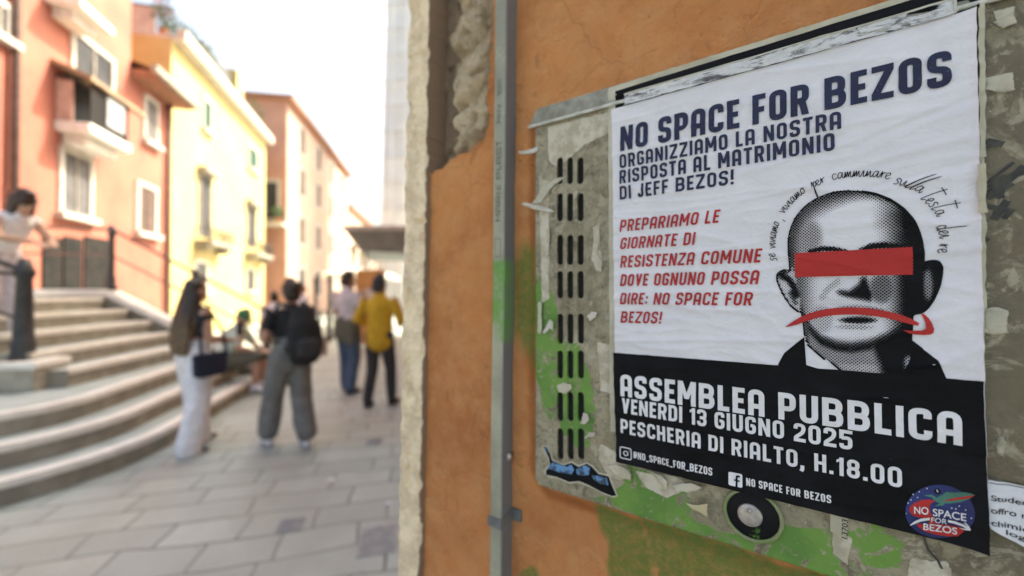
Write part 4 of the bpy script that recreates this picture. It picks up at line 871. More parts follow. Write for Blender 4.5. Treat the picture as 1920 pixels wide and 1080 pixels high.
f = ramp(nt, ntex(nt, 3.5, 6, .65), .35, .68); c = mixc(nt, mth(nt, 'MULTIPLY', f, .45), br.outputs['Color'], (.42, .45, .41))
f3 = ramp(nt, ntex(nt, .9, 4, .6), .35, .65); c = mixc(nt, mth(nt, 'MULTIPLY', f3, .5), c, (.30, .315, .285)); f2 = ramp(nt, ntex(nt, 24, 6, .75), .56, .70); c = mixc(nt, mth(nt, 'MULTIPLY', f2, .4), c, (.16, .155, .14))
nt.links.new(c, bs.inputs['Base Color']); bs.inputs['Roughness'].default_value = .55
b1 = bump(nt, None, mth(nt, 'SUBTRACT', 1.0, br.outputs['Fac']), .5, .012); bump(nt, bs, ntex(nt, 30, 6, .65), .35, .01, b1)
gr = MB().add([(-150, -60, 0), (150, -60, 0), (150, 250, 0), (-150, 250, 0)], [(0, 1, 2, 3)]).build('street_paving', m_pave); gr['kind'] = 'structure'
def gpt(px, py, z=0):
    r = ray(px, py); t = (z-CAM.z)/r.z; return CAM + r*t
m_iron = surf('dark_iron', (.03, .032, .034), (.055, .055, .055), 14, .5, 60, .2, .004)
m_grate = surf('drain_metal', (.36, .37, .37), (.28, .285, .29), 12, .5, 60, .3, .006)
ang = math.atan2(SN.y, SN.x)
def cover(px, py, sx, sy, label):
    p = gpt(px, py); t = thing('drain_cover', label, 'drain cover', p, 'covers in the paving')
    MB().box(p, sx, sy, .006, ang).build('frame', m_grate, t)
    b = MB()
    for k in range(5):
        q = p + SD*((k-2)*sy*.17) + Vector((0, 0, .006)); b.box(q, sx*.8, sy*.07, .004, ang)
    b.build('grate_bars', m_grate, t)
cover(708, 1012, .22, .30, 'grey drain cover in the paving beside the corner building')
cover(702, 828, .16, .16, 'small square drain cover farther up the street near the corner building')
cover(545, 985, .16, .16, 'small square cover in the paving in front of the steps')
def litter(px, py, r, label):
    p = gpt(px, py); mb = MB(); vs = [(p.x, p.y, .018)]; n = 9
    for k in range(n): a = 2*pi*k/n; q = r*(.7+.6*random.random()); vs.append((p.x+q*cos(a), p.y+q*sin(a), .006+.02*random.random()))
    mb.add(vs, [(0, 1+k, 1+(k+1) % n) for k in range(n)])
    me = bpy.data.meshes.new('litter'); me.from_pydata([(v[0]-p.x, v[1]-p.y, v[2]) for v in mb.v], [], mb.f); o = link('litter', me, surf('litter_paper', (.8, .8, .82), (.7, .7, .72), 20, .6)); o.location = p
    tag(o, label, 'litter')
litter(620, 905, .03, 'crumpled white paper litter on the paving in mid street')
litter(728, 947, .02, 'small white litter on the paving close to the corner wall')
# ------------------------------------------------------------------ bridge steps
AN = -SN                                     # direction of ascent
E1 = Vector((-4.1, 6.7, 0)); TR = .30; RI = .18; CC = Vector((-4.84, 3.70, 0)); R1 = 1.5
T1 = CC + SN*R1; NEAR = Vector((-4.62, 4.15, 0))
stairs = thing('bridge_steps', 'broad curved stone steps with white nosings rising to the bridge', 'steps', (-4.8, 5.2, 0))
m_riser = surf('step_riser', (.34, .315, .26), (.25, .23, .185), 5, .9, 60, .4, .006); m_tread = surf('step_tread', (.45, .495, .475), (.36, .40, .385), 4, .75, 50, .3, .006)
m_nose = surf('white_nosing', (.84, .82, .77), (.74, .71, .65), 7, .7, 60, .3, .004)
def nose(k, inset=0):                         # plan outline from far end to near end
    d = TR*(k-1) + inset; far = E1 + AN*d
    if k <= 3:
        P = [far]; r = R1-d
        for q in range(19):
            a = radians(q*150/18); P.append(CC + SN*(r*cos(a)) + (-SD)*(r*sin(a)))
        P.append(CC + AN*1.6 - SD*(r*.42) + AN*1.2); return P
    return [far, NEAR + AN*(TR*(k-4) + inset - .1)]
for k in range(1, 9):
    P = nose(k); z0, z1 = RI*(k-1), RI*k; bx = [E1 + AN*5.2, ] if k < 8 else [E1 + AN*5.2]
    backn = P[-1] + AN*(5.2 - TR*(k-4)) if k > 3 else P[-1] + AN*1.0
    poly = P + [backn] + ([NEAR + AN*4.4] if k <= 3 else []) + bx
    b = MB().prism([(p.x, p.y) for p in reversed(poly)], z0+.001, z1)
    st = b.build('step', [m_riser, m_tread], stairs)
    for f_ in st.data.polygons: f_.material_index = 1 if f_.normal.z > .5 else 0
    Pi = nose(k, .10); n = len(P); vs = []
    for p, q in zip(P, Pi):
        o = (p-q).normalized()*.012; vs += [(p.x+o.x, p.y+o.y, z1-.05), (p.x+o.x, p.y+o.y, z1+.004), (q.x, q.y, z1+.004)]
    MB().add(vs, [(3*i+k_, 3*i+3+k_, 3*i+4+k_, 3*i+1+k_) for i in range(n-1) for k_ in range(2)]).build('nosing', m_nose, st)
# far parapet: sloping white coping
def stair_h(t): return max(.12, min(1.44, RI*(1 + t/TR)))
par = thing('stair_parapet', 'sloping white stone coping along the far side of the bridge steps', 'parapet', (-5.4, 6.6, 0))
o0 = E1 + SD*.02
b = MB(); b2 = MB()
for t0, t1 in ((-.1, 2.1), (2.1, 5.0)):
    A, B = o0 + AN*t0, o0 + AN*t1; h0, h1 = stair_h(t0)+.02, stair_h(t1)+.02
    for (mbb, y0, y1, d0, d1) in ((b, 0, None, .03, .25), (b2, None, .10, 0, .28)):
        q = []
        for hh in (0, 1):
            for p, hb in ((A, h0), (B, h1), (B, h1), (A, h0)):
                i = len(q) % 4; dd = d0 if i < 2 else d1
                z = (hb + y1 if hh else hb) if y0 is None else (hb if hh else 0)
                q.append((p.x + SD.x*dd, p.y + SD.y*dd, z))
        mbb.hexa(q)
b.build('parapet_wall', m_riser, par); b2.build('coping', m_nose, par)
def iron_post(b, p, z0, h, r=.045):
    b.lathe((p.x, p.y, z0), [(r*1.9, 0), (r*1.9, h*.06), (r*1.3, h*.09), (r*1.5, h*.18), (r*1.05, h*.22), (r*.9, h*.82), (r*1.3, h*.84), (r*1.3, h*.88), (r*.9, h*.9), (r*1.35, h*.95), (r*.6, h)], 12)
fr = thing('iron_railing', 'black iron railing with posts and handrail on the far parapet of the bridge', 'railing', (-5.4, 6.8, .3))
rail = []
for t in (-.05, 1.0, 2.1, 3.4, 4.7):
    p = o0 + AN*t + SD*.14; z = stair_h(t) + .12; b = MB(); iron_post(b, p, z-.01, 1.0, .04); b.build('post', m_iron, fr, True); rail.append(Vector((p.x, p.y, z+.93)))
b = MB(); b.tube(rail, .022); b.tube([p - Vector((0, 0, .40)) for p in rail], .014); b.build('handrail', surf('rail_rust', (.16, .07, .05), (.09, .05, .04), 9, .5), fr, True)
# lower newel and pedestal on the near side
ped = thing('stone_pedestal', 'pale stone pedestal block at the foot of the near bridge railing', 'pedestal', (-4.78, 4.12, .54))
b = MB(); b.box((-4.90, 4.14, .36), .42, .42, .40, ang); b.build('block', surf('pedestal_stone', (.46, .43, .36), (.34, .31, .25), 8, .85, 60, .3, .006), ped, bevel=.02)
b = MB(); b.box((-4.90, 4.14, .76), .46, .46, .07, ang); b.build('cap', m_nose, ped, bevel=.015)
MB().box((-5.26, 3.50, 0), .5, .9, .52, ang).build('kerb_block', m_nose, ped, bevel=.03)
nr = thing('iron_railing', 'black iron railing with thick fluted newel post on the near stone pedestal', 'railing', (-4.76, 4.14, .83))
b = MB(); b.lathe((-4.93, 4.14, .829), [(.105, 0), (.105, .06), (.085, .09), (.098, .16), (.078, .20), (.058, .82), (.08, .85), (.08, .90), (.06, .94), (.04, 1.02), (.0, 1.03)], 16); b.build('newel_post', m_iron, nr, True)
b = MB(); b.lathe((-4.98, 3.86, .36), [(.055, 0), (.055, .1), (.04, .14), (.036, 1.25), (.055, 1.3), (.055, 1.4), (.025, 1.45)], 12); b.build('post', m_iron, nr, True)
b = MB(); hr = [Vector((-4.93, 4.14, 1.72)) + AN*t + Vector((0, 0, min(.66, t*.5))) for t in (0, .5, 1.0, 1.6, 2.6)]; b.tube(hr, .025); b.tube([p - Vector((0, 0, .5)) for p in hr], .016); b.tube([Vector((-4.93, 4.14, 1.70)), Vector((-4.98, 3.86, 1.70))], .02)
b.build('handrail', m_iron, nr, True)
for t in (.9, 1.7, 2.5):
    p = Vector((-4.76, 4.14, 0)) + AN*t; b = MB(); iron_post(b, p, stair_h(t-.4)-.02, 1.05, .04); b.build('post', m_iron, nr, True)
# canal side railing farther up the street
cr_ = thing('canal_railing', 'low dark iron railing along the canal edge beyond the steps', 'railing', (-4.6, 8.5, 0))
tops = []
for k in range(9):
    p = E1 + SD*(.7 + 1.35*k) + SN*.05; b = MB(); iron_post(b, p, 0, 1.05, .035); b.build('post', m_iron, cr_, True); tops.append(p + Vector((0, 0, .98)))
b = MB(); b.tube(tops, .02); b.tube([p - Vector((0, 0, .42)) for p in tops], .013); b.build('handrail', m_iron, cr_, True)
for px, y0, y1, lab in ((591, 517, 622, 'tall dark pole by the canal, left of a matching pole behind the man in white'), (618, 511, 637, 'tall dark pole just left of the man in the white shirt')):
    p = gpt(px, y1); h = 1.5 + (550-y0)*p.y/F; b = MB(); b.lathe((0, 0, 0), [(.10, 0), (.10, .1), (.07, .14), (.062, h*.8), (.085, h*.9), (.05, h-.04), (0, h)], 12); o = b.build('street_pole', m_iron, None, True); o.location = p; tag(o, lab, 'pole', 'dark poles in the street')
# ------------------------------------------------------------------ houses across the canal
m_frame = surf('white_frame', (.62, .58, .52), (.50, .46, .41), 5, .8); m_glass = surf('dark_glass', (.04, .042, .048), (.07, .072, .078), 1.5, .45)
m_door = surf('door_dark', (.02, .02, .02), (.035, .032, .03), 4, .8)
m_curt = surf('grey_curtain', (.16, .155, .16), (.12, .115, .12), 3, .8); m_green = surf('green_shutter', (.05, .115, .095), (.035, .08, .07), 6, .7); m_brown = surf('brown_shutter', (.16, .11, .095), (.11, .08, .07), 6, .7)
for m_ in (m_door, m_glass, m_curt, m_green, m_brown): m_.node_tree.nodes['Principled BSDF'].inputs['Specular IOR Level'].default_value = .12
m_tile = surf('roof_tile', (.36, .17, .10), (.24, .12, .08), 6, .9, 20, .5, .03); m_grey = surf('weathered_stone', (.40, .36, .31), (.28, .25, .21), 4, .9, 25, .4, .02)
def block(fa, name, mat, par, s0, s1, z0, z1, depth=7.0, off=0):
    return MB().fbox(fa, s0, s1, z0, z1, off-depth, off).build(name, mat, par)
def window(fa, par, x0, x1, yt, yb, pane, frame=m_frame, fw=.11, sill=True, off=0, lintel=False):
    s0, _ = fa.at(x0, (yt+yb)/2, off); s1, _ = fa.at(x1, (yt+yb)/2, off); zt = fa.at((x0), yt, off)[1]; zb = fa.at((x0), yb, off)[1]
    b = MB()
    b.fbox(fa, s0-fw, s0, zb, zt, off-.02, off+.045); b.fbox(fa, s1, s1+fw, zb, zt, off-.02, off+.045); b.fbox(fa, s0-fw, s1+fw, zt, zt+fw, off-.02, off+.05)
    if sill: b.fbox(fa, s0-fw*1.6, s1+fw*1.6, zb-fw*1.1, zb, off-.02, off+.16)
    if lintel: b.fbox(fa, s0-fw*2, s1+fw*2, zt+fw, zt+fw*2.6, off-.02, off+.30)
    w_ = b.build('window', frame, par)
    b = MB(); b.fbox(fa, s0, s1, zb, zt, off-.02, off+.012)
    sm_ = (s0+s1)/2; b.build('pane', pane, w_)
    b = MB(); b.fbox(fa, sm_-.02, sm_+.02, zb, zt, off+.0125, off+.035); b.build('mullion', pane if pane in (m_green, m_brown) else m_grey, w_)
    return s0, s1, zb, zt
def balcony(fa, par, x0, x1, yb, yt, dep=.55, mat=m_grey, panel=None, off=0):
    s0, _ = fa.at(x0, yb, off); s1, _ = fa.at(x1, yb, off); zb = fa.at(x0, yb, off)[1]; h = fa.at(x0, yt, off)[1]-zb
    b = MB(); b.fbox(fa, s0, s1, zb, zb+.14, off-.01, off+dep); b.fbox(fa, s0+.15, s0+.35, zb-.22, zb-.001, off-.01, off+dep*.7); b.fbox(fa, s1-.35, s1-.15, zb-.22, zb-.001, off-.01, off+dep*.7)
    bl_ = b.build('balcony', mat, par); b = MB(); n = max(6, int((s1-s0)/.12))
    for k in range(n+1): b.tube([fa.w(s0+.04+(s1-s0-.08)*k/n, zb+.14, off+dep-.05), fa.w(s0+.04+(s1-s0-.08)*k/n, zb+h, off+dep-.05)], .012, 5)
    for s_ in (s0+.04, s1-.04):
        for k in range(1, 4): b.tube([fa.w(s_, zb+.14, off+dep*k/4-.05), fa.w(s_, zb+h, off+dep*k/4-.05)], .012, 5)
    b.tube([fa.w(s0+.04, zb+h, off), fa.w(s0+.04, zb+h, off+dep-.05), fa.w(s1-.04, zb+h, off+dep-.05), fa.w(s1-.04, zb+h, off)], .022, 6); b.build('balcony_rail', m_iron, bl_)
    return s0, s1, zb, h
m_redw, nt, bs = new_mat('red_render')
f = ramp(nt, ntex(nt, .8, 6, .65), .35, .65); nt.links.new(mixc(nt, f, (.45, .165, .115), (.36, .125, .09)), bs.inputs['Base Color']); bs.inputs['Roughness'].default_value = .9; bump(nt, bs, ntex(nt, 12, 5, .6), .3, .02)
FR = Facade((-7.2, 0), SD, SN); sx = lambda x, fa=FR: fa.at(x, 560)[0]
red = thing('red_house', 'salmon red house with roofed balcony and white window frames behind the bridge', 'house', FR.w(9, 0, -3))
sA, sB, sC = 3.6, FR.at(243, 300)[0], FR.at(319, 300)[0]
block(FR, 'wall', m_redw, red, sA, sB, 0, 12.2); zE = FR.at(300, 168)[1]
block(FR, 'wall', m_redw, red, sB, sC, 0, zE-.1)
e0, e1 = FR.at(246, 120, .55)[0], sC + .35; ze = FR.at(328, 176, .55)[1]
b = MB(); b.fbox(FR, sB+.001, sC+.02, ze-.05, ze+.16, -.3, .60); b.add([FR.w(sB+.001, ze+.16, .62), FR.w(sC+.05, ze+.16, .62), FR.w(sC+.05, ze+1.5, -3.2), FR.w(sB+.001, ze+1.5, -3.2)], [(0, 1, 2, 3)])
b.build('roof', m_tile, red); b = MB(); b.fbox(FR, sB-.3, sC+.1, ze+.02, ze+.2, .602, .74); b.build('gutter', m_grey, red)
window(FR, red, 138, 208, 62, 128, m_glass, sill=False); window(FR, red, -14, 9, 0, 58, m_glass); window(FR, red, 116, 166, 282, 398, m_curt, fw=.11); window(FR, red, 272, 292, 182, 262, m_curt, fw=.10); window(FR, red, 259, 289, 346, 434, m_brown, fw=.12)
s0, s1, zb, zt = window(FR, red, 130, 206, 146, 240, m_glass, frame=m_brown, sill=False)
z0 = FR.at(100, 232, .0)[1]; b0, b1 = FR.at(100, 250, 0)[0], FR.at(247, 250, .6)[0]
b = MB(); b.fbox(FR, b0, b1, z0-.12, z0+.10, -.01, .62); b.fbox(FR, b0+.2, b1-.2, z0-.34, z0-.121, -.01, .42); bal = b.build('balcony', m_nose, red, bevel=.04)
b = MB(); n = 22
for k in range(n+1): s_ = b0+.12+(b1-b0-.2)*k/n; b.tube([FR.w(s_, z0+.1, .56), FR.w(s_, z0+1.05, .56)], .014, 5)
b.tube([FR.w(b0+.06, z0+1.05, 0), FR.w(b0+.06, z0+1.05, .56), FR.w(b1-.06, z0+1.05, .56), FR.w(b1-.06, z0+1.05, 0)], .026, 6); b.build('balcony_rail', m_iron, bal)
MB().fbox(FR, b0+.02, b0+.05, z0+.101, z0+.95, .02, .30).build('balcony_screen', surf('screen_pink', (.62, .40, .32), None, 5, .8), bal)
MB().fbox(FR, b0+.55, b0+1.15, z0+.25, z0+.95, .585, .60).build('balcony_panel', surf('panel_grey', (.42, .42, .44), None, 4, .6), bal)
zc = FR.at(97, 128, 0)[1] - .1; b = MB(); b.hexa([FR.w(a, z, o) for z, dz in ((zc, 0), (zc+.09, 0)) for a, o, z in ((b0-.1, 0, z+.22), (b1+.35, 0, z+.22), (b1+.35, .68, z-.06), (b0-.1, .68, z-.06))]); b.build('balcony_canopy', surf('canopy_tile', (.40, .28, .17), (.30, .2, .13), 5, .85), red)
b = MB(); zs_ = FR.at(148, 2, .5)[1]; t0, t1 = FR.at(140, 30, .5)[0], FR.at(205, 30, .5)[0]; b.fbox(FR, t0, t1, zs_-.15, zs_, -.01, .6); b.fbox(FR, t0+.2, t1-.2, zs_-.35, zs_-.151, -.01, .35); b.build('stone_ledge', m_nose, red)
def leaf_mass(b, c, r, n, size, sq=(1, 1, 1), rnd=random):
    for _ in range(n):
        d = Vector((rnd.gauss(0, 1), rnd.gauss(0, 1), rnd.gauss(0, 1))); d = d.normalized()*(rnd.random()**.4)*r
        p = Vector((c[0]+d.x*sq[0], c[1]+d.y*sq[1], c[2]+d.z*sq[2])); u = Vector((rnd.gauss(0, 1), rnd.gauss(0, 1), rnd.gauss(0, 1))).normalized(); v = u.orthogonal().normalized(); s = size*(.6+.8*rnd.random())
        b.add([p-u*s, p+v*s*.5, p+u*s, p-v*s*.5], [(0, 1, 2, 3)])
m_leaf = surf('leaf_green', (.09, .14, .04), (.05, .09, .03), 3, .6); m_pink = surf('flower_red', (.55, .12, .13), (.4, .08, .09), 6, .6); m_pot = surf('terracotta', (.40, .17, .09), None, 6, .8)
def pot_plant(p, r, label, flower=None, tall=1.0, cat='potted plant', grp=None):
    t = thing('potted_plant', label, cat, p, grp); b = MB(); b.lathe(p, [(.09, 0), (.13, .22), (.145, .23), (.145, .26), (.11, .26)], 14); b.build('pot', m_pot, t, True)
    b = MB(); b.tube([p+Vector((0, 0, .2)), p+Vector((.02, .01, .3+r*.8*tall))], .012, 5); b.build('stem', m_brown, t)
    b = MB(); leaf_mass(b, p+Vector((0, 0, .3+r*.8*tall)), r, int(130+500*r), .05, (1, 1, tall)); b.build('foliage', m_leaf, t)
    if flower: b = MB(); leaf_mass(b, p+Vector((0, 0, .36+r*tall)), r*.9, 90, .045, (1, 1, tall)); b.build('blossom', flower, t)
for k, s_ in enumerate((b0+1.35, b0+1.75, b0+2.15)):
    if s_ < b1-.2: pot_plant(FR.w(s_, z0+.1, .40), .24, ('red flowering pot plant near the middle of the red house balcony', 'red flowering pot plant right of the middle on the red house balcony', 'red flowering pot plant at the far end of the red house balcony')[k], m_pink, 1, grp='pot plants on the balcony')
for x, lab in ((29, 'near'), (318, 'far')):
    a = FR.at(x, 300, .1)[0]; zt_ = 12 if lab == 'near' else ze; b = MB(); b.tube([FR.w(a, .0, .09), FR.w(a, zt_, .09)], .06, 8); b.build('downpipe', m_brown, red, True)
# dark doorways at the foot of the red house
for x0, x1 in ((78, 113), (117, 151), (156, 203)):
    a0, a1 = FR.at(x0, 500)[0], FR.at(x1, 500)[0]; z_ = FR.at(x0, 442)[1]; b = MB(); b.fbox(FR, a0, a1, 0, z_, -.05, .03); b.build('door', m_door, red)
MB().fbox(FR, sA, sC-.05, 0, .7, -.01, .05).build('stone_base', m_grey, red)
# yellow house
m_yel, nt, bs = new_mat('yellow_render')
f = ramp(nt, ntex(nt, .7, 6, .65), .35, .65); c = mixc(nt, f, (.60, .48, .22), (.52, .41, .18)); f2 = ramp(nt, ntex(nt, 1.6, 5, .7), .62, .7); nt.links.new(mixc(nt, mth(nt, 'MULTIPLY', f2, .5), c, (.42, .26, .12)), bs.inputs['Base Color']); bs.inputs['Roughness'].default_value = .9
yel = thing('yellow_house', 'bright yellow house with green shutters and roof terrace beside the red house', 'house', FR.w(17, 0, -3))
y0s, y1s = sC + .01, FR.at(497, 400)[0]; YH = FR.at(345, 98)[1]
block(FR, 'wall', m_yel, yel, y0s, y1s, 0, YH, 7.5)
b = MB(); b.fbox(FR, y0s, y1s+.1, YH, YH+.12, -7.4, .35); b.fbox(FR, y0s, y1s+.1, YH+.12, YH+.34, .15, .38); b.build('cornice', m_frame, yel)
for a in ((381, 394, 184, 240, m_green, False), (466, 481, 272, 312, m_green, False), (374, 393, 326, 442, m_glass, True), (464, 478, 386, 462, m_glass, True)):
    window(FR, yel, *a[:5], fw=.10, sill=not a[5], lintel=a[5], frame=m_frame if not a[5] else m_grey)
window(FR, yel, 366, 386, 492, 545, m_glass, fw=.12); window(FR, yel, 462, 476, 505, 545, m_glass, fw=.10)
balcony(FR, yel, 364, 412, 456, 426); balcony(FR, yel, 459, 492, 478, 452)
def terr(s, o): return FR.w(s, YH+.121, o)
b = MB(); n = 30
for k in range(n+1): s_ = y0s+.1+(y1s-y0s-.3)*k/n; b.tube([FR.w(s_, YH+.12, -.1), FR.w(s_, YH+1.0, -.1)], .014, 5)
b.tube([FR.w(y0s+.1, YH+1.0, -3), FR.w(y0s+.1, YH+1.0, -.1), FR.w(y1s-.2, YH+1.0, -.1)], .025, 6); b.build('terrace_rail', m_iron, yel)
b = MB()
for o0_, o1_ in ((-.5, -1.3), (-1.5, -2.4)): b.fbox(FR, y0s+.12, y0s+.16, YH+.2, YH+1.0, o1_, o0_)
b.build('terrace_panel', m_frame, yel)
MB().fbox(FR, y0s+6.5, y0s+7.3, YH+.121, YH+2.4, -1.2, -.4).build('chimney', m_yel, yel)
b = MB(); b.fbox(FR, y0s+3.6, y0s+6.2, YH+.121, YH+2.0, -2.6, -.6); b.build('roof_hut', surf('hut_dark', (.12, .12, .13), (.09, .09, .09), 5, .8), yel)
for k, (ds, o, r, fl, tall, lb) in enumerate(((.25, -.35, .34, m_pink, 1.7, 'pink flowering plant at the near corner of the yellow house terrace'), (1.2, -.3, .55, None, .9, 'low green plant behind the terrace corner rail of the yellow house'), (2.5, -.3, .60, None, .9, 'bushy green plant on the front edge of the yellow house terrace'),
      (4.2, -.35, .30, m_pink, 1, 'reddish pot plant in front of the dark roof hut'), (7.9, -.3, .75, None, 1, 'green bush beside the yellow chimney'), (9.3, -.3, .70, None, 1, 'last green bush at the far end of the yellow terrace'))):
    if ds < y1s-y0s-.2: pot_plant(terr(y0s+ds, o), r, lb, fl, tall, grp='plants on the roof terrace')
# salmon house that steps forward, and paler blocks beyond
m_salm = surf('salmon_render', (.54, .30, .23), (.47, .26, .20), 1, .9); m_pale = surf('pale_render', (.58, .40, .32), (.50, .34, .27), 1, .9)
PK0 = Vector((-12.72, 23.0)); pd = Vector((-2.6, 15.0)).normalized(); FP = Facade(PK0, pd, (pd.y, -pd.x))
pk = thing('salmon_house', 'tall salmon house with pale front stepping out beyond the yellow house', 'house', FP.w(6, 0, -3)); PH = FP.at(536, 187)[1]
block(FP, 'wall', m_salm, pk, 0, 15.2, 0, PH, 6); MB().fbox(FP, .04, 15.2, .0, PH-.3, .001, .03).build('front_render', m_pale, pk)
b = MB(); b.fbox(FP, -.3, 15.4, PH, PH+.25, -6.2, .4); b.build('roof', m_tile, pk)
for s_ in (2.5, 6, 9.5, 13):
    for z_ in (1.4, 4.6, 7.6, 10.2):
        b = MB(); b.fbox(FP, s_-.65, s_+.65, z_-.15, z_+1.75, .02, .07); w_ = b.build('window', m_frame, pk); b = MB(); b.fbox(FP, s_-.45, s_+.45, z_, z_+1.6, .06, .082); b.build('pane', m_brown if z_ > 4 else m_glass, w_)
FS = Facade((PK0.x, PK0.y), (FP.n.x, FP.n.y), (-pd.x, -pd.y))
b = MB(); b.fbox(FS, -1.3, -.3, 5.6, 7.9, -.01, .06); w_ = b.build('window', m_frame, pk); b = MB(); b.fbox(FS, -1.15, -.45, 5.7, 7.7, .05, .075); b.build('pane', m_glass, w_)
MB().fbox(FS, -1.5, .1, 5.2, 5.4, -.01, .7).build('balcony', m_frame, pk)
pot_plant(FS.w(-.25, 5.4, .45), .35, 'yellow green pot plant on the white balcony of the salmon house', None, 1)
m_far = surf('far_render', (.58, .44, .35), (.50, .37, .29), .6, .9)
FQ = Facade((-15.4, 38.3), (-.16, .987), (.987, .16)); fb = thing('far_house', 'pale sunlit house far up the street beyond the salmon house', 'house', FQ.w(6, 0, -3))
block(FQ, 'wall', m_far, fb, 0, 16, 0, 9.5, 6); MB().fbox(FQ, -.2, 16.2, 9.5, 9.8, -6.2, .4).build('roof', m_tile, fb)
for s_ in (2, 5, 8, 11, 14):
    for z_ in (1.2, 4.3, 7.0): w_ = MB().fbox(FQ, s_-.6, s_+.6, z_-.1, z_+1.6, -.01, .05).build('window', m_frame, fb); MB().fbox(FQ, s_-.42, s_+.42, z_, z_+1.45, .04, .065).build('pane', m_brown, w_)
FZ = Facade((-24, 62), (1, .1), (.1, -1)); eh = thing('end_house', 'low pale house closing the street in the far distance', 'house', FZ.w(10, 0, -3))
block(FZ, 'wall', m_far, eh, 0, 26, 0, 8.5, 6); MB().fbox(FZ, -.3, 26.3, 8.5, 8.9, -6.3, .4).build('roof', m_tile, eh)
for s_ in (2, 5, 8, 11, 14, 17, 20, 23): w_ = MB().fbox(FZ, s_-.7, s_+.7, 3.5, 5.6, -.01, .05).build('window', m_frame, eh); MB().fbox(FZ, s_-.5, s_+.5, 3.6, 5.4, .04, .065).build('pane', m_brown, w_)
# shrouded tower beyond the corner
tw = thing('shrouded_tower', 'tall tower wrapped in pale grey scaffold sheeting beyond the corner building', 'tower', (-8.2, 32, 0))
m_sheet = surf('scaffold_sheet', (.74, .75, .77), (.64, .65, .68), .6, .8, 2, .3, .05); tx0, tx1 = (711-960)/F*32, (790-960)/F*32
b = MB(); b.hexa([(tx0, 32, 0), (tx1, 31.4, 0), (tx1, 36, 0), (tx0, 36, 0), (tx0+.55, 32, 30), (tx1, 31.4, 30), (tx1, 36, 30), (tx0+.55, 36, 30)]); b.build('sheeting', m_sheet, tw)
m_sp = surf('scaffold_pole', (.66, .67, .69), None, 3, .6)
for z_ in range(2, 30, 2): MB().box(((tx0+tx1)/2+.2, 31.55, z_+.0), tx1-tx0, .12, .10, -.14).build('scaffold_deck', m_sp, tw)
for fx in (.3, .62): MB().tube([(tx0+(tx1-tx0)*fx, 31.3, 0), (tx0+(tx1-tx0)*fx+.3, 31.3, 30)], .06, 6).build('scaffold_pole', m_sheet, tw)
# flat grey canopy and hoarding on the right, pale parasols
kan = thing('flat_canopy', 'flat grey canopy on thin legs jutting into the street past the corner', 'canopy', (-4.6, 15, 0))
ky = 15.5; kx0, kx1 = (650-960)/F*ky, (800-960)/F*ky; kz = 1.5 + (550-470)*ky/F; kt = 1.5 + (550-432)*(ky)/F
b = MB(); b.hexa([(kx0+.5, ky, kz), (kx1, ky, kz-.15), (kx1, ky+5, kz), (kx0-.8, ky+5, kz), (kx0, ky-.2, kt), (kx1, ky-.2, kt), (kx1, ky+5, kt), (kx0-1.3, ky+5, kt)]); b.build('roof', surf('canopy_grey', (.13, .14, .15), (.09, .10, .11), 2, .6), kan)
b = MB(); b.box(((kx0+kx1)/2, ky-.25, kt-.02), kx1-kx0+.1, .08, .16); b.build('fascia', surf('fascia_grey', (.36, .36, .37), (.28, .28, .29), 2, .5), kan)
for x_, y_ in ((kx0+.7, ky+.2), (kx0-.6, ky+4.7), (kx1-.2, ky+.2)): MB().tube([(x_, y_, 0), (x_, y_, kz)], .05, 8).build('leg', m_iron, kan)
hb = thing('wooden_hoarding', 'ochre wooden hoarding board with a white notice behind the two men', 'board', (-3.9, 11, 0)); hx0, hx1 = (668-960)/F*11, (722-960)/F*11
b = MB(); b.box(((hx0+hx1)/2, 11, .15), hx1-hx0, .06, 1.98, .05); b.build('panel', surf('ply_ochre', (.55, .30, .10), (.45, .24, .08), 3, .7), hb)
b = MB(); b.box(((hx0+hx1)/2+.02, 10.94, 1.22), .30, .02, .42, .05); b.build('notice', m_frame, hb)
for x_ in (hx0+.08, hx1-.08): MB().box((x_, 11.06, 0), .06, .06, 2.1).build('leg', m_brown, hb)
m_cloth = surf('parasol_cloth', (.78, .74, .64), (.70, .66, .56), 2, .8)
def parasol(x, y, h, r, label):
    t = thing('parasol', label, 'parasol', (x, y, 0), 'cream parasols down the street'); MB().tube([(x, y, 0), (x, y, h)], .04, 8).build('pole', m_brown, t)
    b = MB(); n = 10; vs = [(x, y, h+.05)] + [(x+r*cos(2*pi*k/n)*q, y+r*sin(2*pi*k/n)*q, h+.05-.55*q**1.2-dz) for q, dz in ((.5, 0), (1, 0), (1, .18)) for k in range(n)]
    b.add(vs, [(0, 1+k, 1+(k+1) % n) for k in range(n)] + [(1+j*n+k, 1+(j+1)*n+k, 1+(j+1)*n+(k+1) % n, 1+j*n+(k+1) % n) for j in range(2) for k in range(n)]); b.build('canopy_cloth', m_cloth, t)
    MB().lathe((x, y, 0), [(.3, 0), (.3, .06), (.06, .1)], 12).build('base', m_iron, t)
parasol(-9.6, 24, 3.1, 1.5, 'cream parasol left of the canopy, the nearer of the pair'); parasol(-9.4, 29, 3.1, 1.5, 'cream parasol left of the canopy, the farther of the pair')
for k, (x, y) in enumerate(((-6.9, 17.8), (-7.4, 20.2))):
    t = thing('street_lamp', ('old iron street lamp with glass lantern left of the flat canopy, the nearer one', 'old iron street lamp with glass lantern beyond the nearer lamp')[k], 'street lamp', (x, y, 0), 'iron street lamps'); b = MB(); b.lathe((x, y, 0), [(.14, 0), (.14, .2), (.07, .3), (.05, 2.9), (.08, 3.0), (.03, 3.1)], 12); b.build('pole', m_iron, t, True)
    b = MB(); b.lathe((x, y, 3.1), [(.10, 0), (.19, .4), (.02, .55)], 6); b.build('lantern', m_frame, t)
